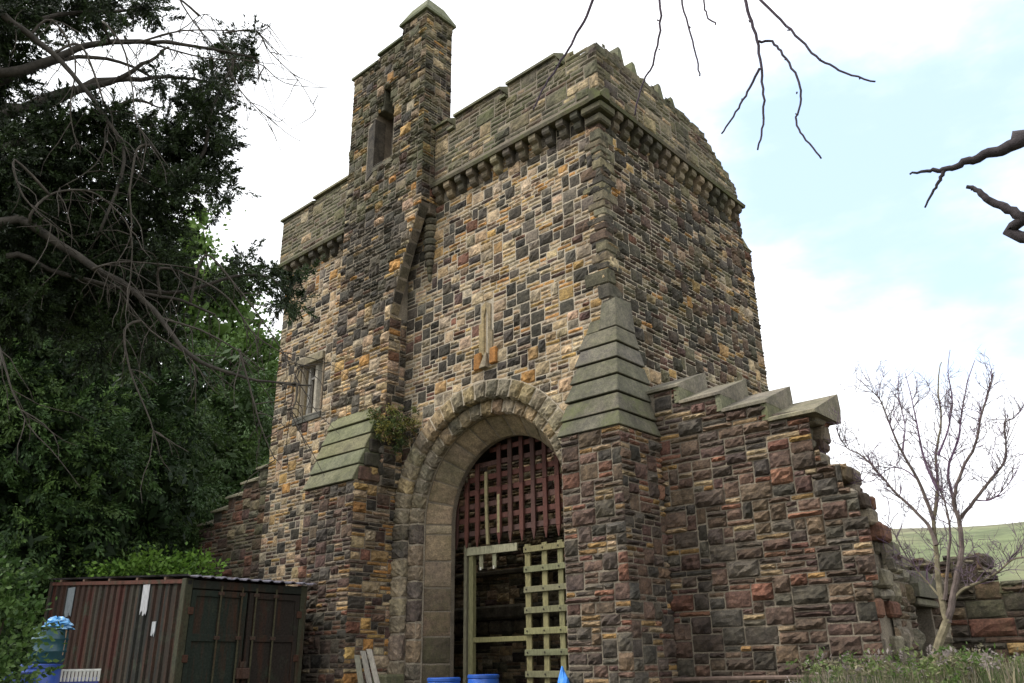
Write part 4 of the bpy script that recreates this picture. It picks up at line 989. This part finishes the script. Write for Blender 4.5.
tag(leafmesh('distant_wood', C, D, S, .7, Tn, M_NEEDLE), 'dark mass of woodland far behind the conifers and container', 'woodland')['kind'] = 'stuff'
# bright shrubs above the container roof and the bush at the left edge
def shrub(name, label, base, blobs, pal, **k):
    base = Vector((base[0], base[1], gz(base[0], base[1]))); t = thing(name, label, 'shrub', base)
    mb = MB()
    for c, r in blobs: mb.tube(wob(base+Vector((R_.uniform(-.2, .2), R_.uniform(-.2, .2), 0)), c, 4, .06), [.035, .03, .02, .014, .008], (.07, .055, .035, 0), n=5)
    part(0, 'stems', t, mb, M_BARK); C, D, S, Tn = clumps(blobs, pal=pal, **k); leafmesh('foliage', C, D, S, .55, Tn, M_LEAF, t); return t
b1 = at(165, 640, 21.5)
shrub('leafy_shrub', 'bright green leafy shrub showing over the container roof', (b1.x, b1.y), [B_(u, v, r, 21.5) for u, v, r in ((112, 572, 10), (130, 567, 12), (150, 565, 12), (168, 567, 12), (185, 564, 13), (203, 566, 13), (140, 580, 16), (175, 580, 16), (200, 582, 14), (95, 574, 8))], ((.13, .24, .035), (.09, .18, .03), (.17, .30, .05)), per_m3=42, leaves=26, size=(.09, .16), droop=0., sub=(.15, .3), hollow=.3)
b1 = at(-15, 683, 9.5)
shrub('leafy_bush', 'leafy green bush at the bottom left corner beside the barrels', (b1.x, b1.y), [B_(u, v, r, 9.3) for u, v, r in ((-5, 580, 26), (8, 610, 26), (-8, 640, 36), (-12, 690, 40), (-25, 600, 30), (2, 572, 14))], ((.05, .10, .022), (.085, .15, .035), (.03, .06, .016), (.12, .19, .06)), per_m3=150, leaves=22, size=(.045, .08), droop=0., sub=(.07, .16), hollow=.3)
# small fern growth rooted in the ledge
q = Vector((-13.0, 10.72, 6.0)); t = thing('ledge_plant', 'small green and yellow plant growing from the ledge between buttress and arch', 'plant', q)
C, D, S, Tn = clumps([B_(u, v, r, 16.6) for u, v, r in ((384, 428, 8), (396, 425, 10), (378, 418, 7), (409, 420, 6), (393, 410, 6), (371, 413, 3), (402, 437, 7), (388, 438, 6), (414, 430, 4), (398, 448, 4), (381, 436, 5), (416, 410, 3))], per_m3=260, leaves=26, size=(.04, .09), droop=.3, pal=((.12, .14, .035), (.22, .20, .05), (.07, .10, .025), (.035, .055, .015), (.16, .11, .05)), sub=(.06, .15), hollow=.2)
leafmesh('foliage', C, D, S, .35, Tn, M_LEAF, t)
mb = MB()
for u, v in ((388, 428), (402, 424), (380, 416), (410, 418)): mb.tube(wob(q+Vector((.1, .1, 0)), at(u, v, 16.6), 4, .02), [.015, .012, .01, .007, .004], (.08, .06, .03, 0), n=5)
part(0, 'stems', t, mb, M_BARK)

# --- the big dark conifer in the foreground, its trunk outside the frame
fx, fy = -9.6, 1.35
F = thing('foreground_conifer', 'big dark foreground conifer with drooping boughs and bare dead limbs reaching in from the left', 'tree', (fx, fy, 0))
mb = MB(); P = wob((fx, fy, -.1), (fx-.3, fy+.3, 13.5), 10, .08); mb.tube(P, [.36*(1-.9*i/10) for i in range(11)], (.05, .036, .028, 0), n=12); part(0, 'trunk', F, mb, M_BARK)
def limb(pts, r0, r1, col=(.042, .036, .028), par=F, nm='limb', n=8, root=None, sm=4):
    P = [at(*p) for p in pts]
    if root is not None: P = [Vector(root)]+P
    P = smooth(P, sm); k = len(P); mb = MB()
    if par is not F: P = [p+Vector([R_.uniform(-.005, .005) for _ in range(3)]) for p in P]
    mb.tube([p+Vector([R_.uniform(-.13, .13)*r0 for _ in range(3)]) for p in P], [r0+(r1-r0)*(i/(k-1))**.8 for i in range(k)], (*col, 0), n=n)
    return mb, P
def trunkpt(z): return (fx-.3*z/13.5, fy+.3*z/13.5, z)
heavy = [([(0, 118, 9.6), (55, 95, 9.6), (110, 82, 9.5), (150, 60, 9.4), (168, 46, 9.4)], .085, .008, 7.2), ([(0, 72, 9.3), (50, 60, 9.3), (88, 45, 9.2), (140, 42, 9), (190, 45, 8.9), (256, 58, 8.9)], .07, .012, 8.6),
         ([(0, 108, 9.8), (45, 105, 9.7), (95, 82, 9.6), (130, 80, 9.7), (180, 78, 9.8), (225, 85, 9.9)], .09, .012, 7.6), ([(0, 222, 9), (60, 245, 8.9), (95, 268, 8.8), (130, 288, 8.8), (160, 318, 8.7), (190, 355, 8.6), (230, 373, 8.6), (268, 382, 8.6), (312, 385, 8.5)], .06, .008, 4.9),
         ([(0, 258, 9.1), (50, 270, 9.1), (95, 282, 9), (140, 293, 9), (180, 300, 9), (215, 315, 9)], .04, .012, 4.6), ([(0, 10, 9), (30, 35, 9), (62, 62, 8.9), (100, 110, 8.8), (125, 160, 8.8), (100, 230, 8.8)], .05, .014, 9.6),
         ([(0, 150, 9.3), (60, 130, 9.2), (120, 105, 9.0), (140, 100, 9), (160, 108, 9)], .07, .008, 6.6)]
LB = []
for pts, r0, r1, z in heavy:
    mb, P = limb(pts, r0, r1, root=trunkpt(z)); part(0, 'limb', F, mb, M_BARK, smooth=True); LB.append((P, r0))
fine = [[(140, 42, 9), (180, 30, 9), (205, 14, 9), (225, 33, 8.9)], [(110, 42, 9), (150, 44, 9), (205, 58, 8.9), (256, 62, 8.9), (285, 83, 8.8), (328, 88, 8.8)], [(256, 31, 8.9), (270, 52, 8.9), (298, 80, 8.8), (316, 110, 8.8)],
        [(140, 42, 8.9), (170, 33, 8.9), (200, 30, 8.9), (256, 31, 8.9), (271, 25, 8.9)], [(225, 58, 9), (240, 90, 8.9), (262, 112, 8.8), (278, 122, 8.8)], [(103, 22, 8.8), (122, 45, 8.7), (132, 85, 8.7), (136, 120, 8.6), (150, 145, 8.6)], [(30, 215, 8.8), (50, 195, 8.8), (80, 190, 8.7), (105, 200, 8.7), (130, 230, 8.6), (131, 270, 8.6), (127, 310, 8.6)],
        [(80, 45, 8.9), (100, 90, 8.8), (108, 130, 8.8), (95, 165, 8.8), (60, 188, 8.8)], [(160, 318, 8.7), (200, 330, 8.6), (240, 352, 8.5), (262, 370, 8.5)], [(205, 255, 8.9), (235, 285, 8.8), (262, 320, 8.8), (283, 352, 8.7), (300, 385, 8.6)], [(160, 268, 8.9), (200, 280, 8.9), (230, 300, 8.8), (255, 335, 8.8), (290, 358, 8.7), (302, 372, 8.6)],
        [(190, 355, 8.6), (150, 330, 8.7), (120, 292, 8.8)], [(125, 330, 8.7), (130, 370, 8.7), (150, 420, 8.6), (160, 455, 8.6)], [(0, 350, 8.8), (12, 390, 8.7), (28, 425, 8.7)], [(15, 160, 8.7), (20, 190, 8.7), (40, 215, 8.7), (60, 230, 8.7)], [(137, 150, 8.6), (130, 190, 8.6), (131, 235, 8.6), (115, 265, 8.6)],
        [(240, 352, 8.5), (252, 395, 8.5), (262, 430, 8.5), (275, 460, 8.5)], [(297, 384, 8.5), (296, 400, 8.5), (290, 414, 8.5)], [(52, 20, 8.9), (75, 60, 8.9), (70, 110, 8.8), (78, 150, 8.8)], [(180, 0, 9), (200, 30, 9), (222, 55, 9)], [(95, 268, 8.7), (120, 262, 8.7), (170, 265, 8.7), (205, 270, 8.7)]]
for i, pts in enumerate(fine):
    p0 = at(*pts[0]); near = min((q for PP, _ in LB for q in PP), key=lambda q: (q-p0).length)
    mb, P = limb(pts, .018 if i not in (0, 2, 4) else .012, .004, (.06, .051, .04), n=5, root=near)
    part(0, 'dead_branch', F, mb, M_BARK, smooth=True); LB.append((P, .012))
# twigs hanging from the limbs, one mesh of fine twiggery
mb = MB()
for P, r in LB:
    for _ in range(int(len(P)*.75)):
        p = R_.choice(P[len(P)//4:]); L = R_.uniform(.2, .8); d = Vector((R_.uniform(-.6, .6), R_.uniform(-.3, .9), R_.uniform(-1, .25))).normalized()
        Q = [p]; 
        for k in range(5): d = (d+Vector([R_.uniform(-.3, .3) for _ in range(3)])+Vector((0, 0, -.12))).normalized(); Q.append(Q[-1]+d*L/5)
        mb.tube(Q, [.006, .005, .0045, .004, .003, .002], (.06, .05, .04, 0), n=4, cap=False)
o = part(0, 'twigs', F, mb, M_BARK); o['kind'] = 'stuff'
FB = [(242, 42, 9), (250, 55, 9), (230, 55, 12), (243, 68, 12), (218, 68, 11), (212, 82, 12), (200, 92, 15), (222, 92, 12), (192, 108, 14), (212, 112, 17), (205, 132, 18), (222, 140, 10), (200, 152, 20), (220, 165, 10), (184, 165, 20), (208, 178, 18), (228, 190, 7), (186, 188, 18), (172, 140, 16), (222, 205, 7),
      (160, 78, 10), (172, 90, 8), (158, 130, 16), (150, 160, 24), (130, 135, 18), (112, 120, 18), (150, 195, 26), (120, 170, 26), (170, 222, 18), (150, 235, 26), (90, 140, 24), (80, 180, 30), (120, 215, 28), (50, 150, 28), (20, 140, 30), (40, 190, 34), (0, 190, 30), (80, 225, 34), (30, 240, 36), (-10, 240, 30), (0, 160, 30), (165, 255, 18), (150, 275, 24), (120, 262, 26), (175, 285, 16), (150, 305, 22), (90, 285, 30), (60, 300, 34), (20, 300, 34), (120, 310, 26), (150, 340, 20), (-10, 300, 30), (100, 340, 26),
      (155, 12, 12), (140, 2, 14), (120, 10, 16), (95, 6, 18), (80, 25, 10), (60, 8, 20), (30, 10, 22), (5, 8, 22), (10, 40, 24), (0, 70, 22), (90, 20, 12), (120, 28, 8), (-20, 20, 30), (-25, 100, 30), (60, 122, 20),
      (240, 272, 10), (255, 268, 8), (262, 274, 9), (252, 284, 9), (272, 284, 8), (284, 276, 8), (292, 286, 10), (286, 298, 10), (294, 302, 7), (292, 312, 5), (225, 280, 9), (205, 285, 10), (240, 264, 5), (296, 272, 6)]
fb = [B_(u, v, r, R_.uniform(8.9, 10.4)) for u, v, r in FB]
C, D, S, Tn = clumps(fb, per_m3=430, leaves=90, size=(.028, .062), droop=.45, lift=1.0, finger=2.6, pal=((.014, .022, .009), (.020, .034, .011), (.028, .047, .014), (.036, .060, .017)), sub=(.06, .135), hollow=.0, flat=.8)
leafmesh('crown', C, D, S, .34, Tn, M_NEEDLE, F)
mb = MB()   # boughs that carry the foliage
for (pts, r) in (([(100, 150, 9.6), (160, 175, 9.6), (200, 160, 9.6), (212, 110, 9.5), (235, 60, 9.4)], .05), ([(120, 292, 9.4), (180, 292, 9.4), (235, 276, 9.4), (270, 278, 9.4), (292, 296, 9.4)], .03), ([(60, 60, 9.6), (120, 62, 9.6), (165, 85, 9.5)], .04), ([(40, 200, 9.7), (100, 215, 9.7), (160, 235, 9.7)], .05), ([(40, 20, 9.6), (110, 12, 9.6), (155, 10, 9.5)], .04)):
    m2, P = limb(pts, r, .012, root=trunkpt(at(*pts[0]).z*.9)); part(0, 'bough', F, m2, M_BARK)

# --- the bare tree on the right
BD = 12.0
bt0 = at(930, 690, BD); t = thing('bare_tree', 'slender leafless tree with a pale leaning trunk and purplish twigs by ruined wall', 'tree', (bt0.x, bt0.y, gz(bt0.x, bt0.y)))
def P3(l, d0=BD, dd=0.): return [at(u, v, d0+dd*i/len(l)) for i, (u, v) in enumerate(l)]
TC = (.17, .145, .09); TC2 = (.12, .092, .08); TC3 = (.14, .085, .14)
segs = [([(927, 700), (933, 672), (939, 645), (947, 622)], .054, .052, TC, 0), ([(947, 622), (942, 600), (938, 575), (936, 548), (934, 520), (938, 490), (936, 455), (941, 420), (938, 385), (941, 362)],   .048, .006, TC, .3),
        ([(947, 622), (952, 602), (957, 575), (962, 548), (959, 520), (954, 500), (962, 470), (975, 445), (982, 415), (990, 385), (994, 372)],   .048, .006, TC2, -.3), ([(936, 545), (928, 525), (912, 508), (895, 492), (878, 472), (862, 456), (846, 447), (836, 428)], .03, .005, TC2, .4),
        ([(934, 520), (918, 480), (902, 452), (890, 425), (880, 400), (868, 388)], .026, .005, TC2, -.5), ([(938, 490), (925, 462), (918, 430), (912, 400), (905, 372)], .022, .004, TC3, .5), ([(951, 604), (962, 590), (980, 582), (998, 572), (1012, 560), (1030, 556)], .026, .006, TC, -.5),
        ([(959, 520), (975, 500), (992, 478), (1004, 462), (1006, 440), (1004, 424), (1014, 418)], .026, .005, TC2, -.4), ([(954, 500), (948, 470), (958, 440), (962, 410), (968, 380), (975, 360)], .022, .004, TC3, .3), ([(942, 600), (930, 585), (915, 568), (900, 545), (888, 520)], .016, .004, TC, .3),
        ([(945, 600), (948, 560), (950, 530), (944, 500), (930, 470)], .026, .006, TC2, -.2), ([(938, 455), (948, 430), (952, 400), (948, 372), (950, 350)], .016, .004, TC3, .2), ([(918, 480), (905, 470), (890, 468), (870, 482), (858, 478)], .012, .003, TC3, .3), ([(975, 500), (990, 500), (1005, 488), (1018, 470)], .012, .003, TC3, .4), ([(902, 452), (905, 425), (898, 395), (900, 370)], .012, .003, TC3, .3)]
mbt = MB(); SP = []
for i, (l, r0, r1, c, dd) in enumerate(segs):
    P = smooth(P3(l, BD, dd), 4); n = len(P); m2 = mbt if i == 0 else MB()
    m2.tube([p+Vector([R_.uniform(-.15, .15)*r0 for _ in range(3)]) for p in P], [r0+(r1-r0)*(j/(n-1))**.75 for j in range(n)], (*c, 0), n=8 if i < 3 else 6)
    SP.append((P, r0)); part(0, 'trunk' if i == 0 else 'limb', t, m2, M_BARK)
mb = MB()
def twig(p, d, L, r, depth):
    Q = [p]; k = 6
    for _ in range(k): d = (d+Vector([R_.uniform(-.28, .28) for _ in range(3)])+Vector((0, 0, .05))).normalized(); Q.append(Q[-1]+d*L/k)
    mb.tube(Q, [r*(1-.75*i/k) for i in range(k+1)], (*R_.choice([(.13, .10, .10), TC3, (.17, .13, .15)]), 0), n=4, cap=False)
    if depth:
        for _ in range(R_.randint(2, 4)):
            i = R_.randint(1, k); e = (d+Vector([R_.uniform(-.9, .9) for _ in range(3)])).normalized(); twig(Q[i], e, L*R_.uniform(.4, .7), r*.65, depth-1)
for P, r0 in SP[1:]:
    for j in range(int(len(P)*1.15)):
        i = R_.randint(len(P)//4, len(P)-1); dd = (P[i]-P[i-1]).normalized(); e = (dd*.7+Vector((R_.uniform(-1, 1), R_.uniform(-.6, .6), R_.uniform(-.1, .9)))).normalized()
        if P[i].z > at(940, 388, BD).z: continue
        twig(P[i], e, R_.uniform(.2, .5), .0062, 2)
o = part(0, 'twigs', t, mb, M_BARK); o['kind'] = 'stuff'

# --- bare limbs overhead, from a tree whose trunk stands to the right of the frame
OT = thing('overhanging_tree', 'dark bare branches hanging in from above and from the right edge', 'tree', (3.2, 5.2, gz(3.2, 5.2)))
mb = MB(); P = [Vector((3.2, 5.2, 0)), Vector((3.1, 5.2, 2)), Vector((3.0, 5.1, 4.2)), Vector((2.4, 4.9, 6.2)), Vector((1.8, 4.7, 7.5))]; mb.tube(smooth(P, 3), [.26-.012*i for i in range(13)], (.05, .042, .04, 0), n=10); part(0, 'trunk', OT, mb, M_BARK)
OC = (.035, .028, .03)
def olimb(pts, r0, r1, root=None, n=6, sm=5, c=OC):
    mb, P = limb(pts, r0, r1, c, OT, root=root, n=n, sm=sm); part(0, 'branch', OT, mb, M_BARK, smooth=True); return P
D2 = 5.6
olimb([(1075, 128, D2), (1024, 142, D2), (995, 152, D2), (968, 162, D2), (948, 168, D2), (930, 172, D2), (909, 174, D2)], .066, .007, root=(3.05, 5.15, 3.6))
olimb([(945, 168, D2), (940, 180, D2), (934, 190, D2), (925, 207, D2)], .016, .006)
olimb([(1075, 240, D2), (1024, 217, D2), (1000, 205, D2), (985, 196, D2), (975, 188, D2), (967, 187, D2)], .048, .012, root=(3.1, 5.2, 2.4))
hub = at(745, -60, 4.6)
olimb([(1100, -260, 4.6), (950, -160, 4.6), (840, -95, 4.6), (745, -60, 4.6), (640, -70, 4.6), (600, -40, 4.6)], .07, .02, root=(2.4, 4.9, 6.2))
for pts, r in (([(745, -60, 4.6), (744, -20, 4.6), (748, 10, 4.6), (757, 40, 4.6), (761, 70, 4.6), (764, 100, 4.6), (762, 130, 4.6), (758, 150, 4.6)], .013), ([(760, 68, 4.6), (748, 92, 4.6), (736, 112, 4.6), (722, 134, 4.6)], .008), ([(757, 42, 4.6), (772, 42, 4.6), (783, 55, 4.6), (797, 78, 4.6), (801, 100, 4.6), (796, 122, 4.6), (806, 140, 4.6), (822, 158, 4.6)], .008),
               ([(745, -15, 4.6), (775, 15, 4.6), (800, 40, 4.6), (820, 60, 4.6), (845, 72, 4.6), (875, 82, 4.6)], .009), ([(600, -40, 4.6), (595, -5, 4.6), (580, 28, 4.6), (565, 55, 4.6), (545, 85, 4.6), (533, 110, 4.6)], .012), ([(640, -70, 4.6), (658, -10, 4.6), (660, 30, 4.6), (652, 65, 4.6), (642, 85, 4.6), (634, 115, 4.6)], .009),
               ([(690, -65, 4.6), (682, -5, 4.6), (690, 30, 4.6), (696, 55, 4.6), (700, 76, 4.6)], .007), ([(710, -62, 4.6), (704, -5, 4.6), (707, 15, 4.6), (716, 24, 4.6)], .006)):
    olimb(pts, r*1.15, .0055, n=5, c=(.045, .03, .042))
# spurs on those twigs
mb = MB()
for (u, v) in ((572, 42), (657, 20), (659, 50), (690, 28), (750, 22), (759, 55), (763, 88), (763, 118), (785, 60), (797, 92), (798, 115), (820, 60), (838, 70), (790, 30), (742, 100), (560, 62), (652, 66), (860, 78)):
    p = at(u, v, 4.6); q = p+Vector((R_.uniform(-.02, .02), 0, R_.uniform(-.02, .02))); mb.tube([p, q], [.006, .004], (.05, .035, .045, 0), n=5)
o = part(0, 'buds', OT, mb, M_BARK); o['kind'] = 'stuff'
# twig ends at the top left of the sky
mb2 = None

# --- tall grass and weeds along the right, short rough grass elsewhere
def blades(n, region, hh, pal, wid=.012):
    C, D, S, Tn = [], [], [], []
    pal = np.array(pal); X = rng.uniform(region[0], region[1], n); Y = rng.uniform(region[2], region[3], n)
    for x, y in zip(X, Y):
        dens = .5+.5*noise.noise(Vector((x*1.3, y*1.3, 0)));
        h = rng.uniform(*hh)*(.6+.7*dens); z = ground_h(x, y)
        C.append((x, y, z+h/2)); D.append((rng.normal()*.22, rng.normal()*.22, 1)); S.append(h); Tn.append(pal[rng.integers(len(pal))]*(1+rng.uniform(-.3, .3)))
    return np.array(C), np.array(D), np.array(S), np.array(Tn)
GP = ((.08, .105, .04), (.12, .13, .06), (.22, .19, .12), (.06, .085, .03), (.27, .23, .17))
C, D, S, Tn = blades(30000, (-3.95, 1.0, 8.6, 13.6), (.2, .66), GP)
C2, D2_, S2, T2 = blades(2500, (-4.7, -3.9, 9.6, 11.0), (.2, .62), GP)
C, D, S, Tn = np.concatenate([C, C2]), np.concatenate([D, D2_]), np.concatenate([S, S2]), np.concatenate([Tn, T2])
o = leafmesh('tall_grass', C, D, S, .035, Tn, M_GRASS); o['kind'] = 'stuff'
C, D, S, Tn = blades(16000, (-12, 1, 1.5, 10.8), (.06, .2), GP[:4])
o = leafmesh('short_grass', C, D, S, .07, Tn, M_GRASS); o['kind'] = 'stuff'
# weeds: stalks with small leaves and seed heads among the grass
C, D, S, Tn = clumps([((x, y, ground_h(x, y)+R_.uniform(.25, .72)), R_.uniform(.08, .2)) for x, y in [(R_.uniform(-4.3, -.5), R_.uniform(9.2, 12.6)) for _ in range(430)]], per_m3=60, leaves=16, size=(.03, .07), droop=0, pal=((.10, .16, .04), (.16, .20, .07), (.22, .20, .12), (.26, .22, .2)), sub=(.04, .1), hollow=.1)
o = leafmesh('weeds', C, D, S, .4, Tn, M_LEAF); o['kind'] = 'stuff'
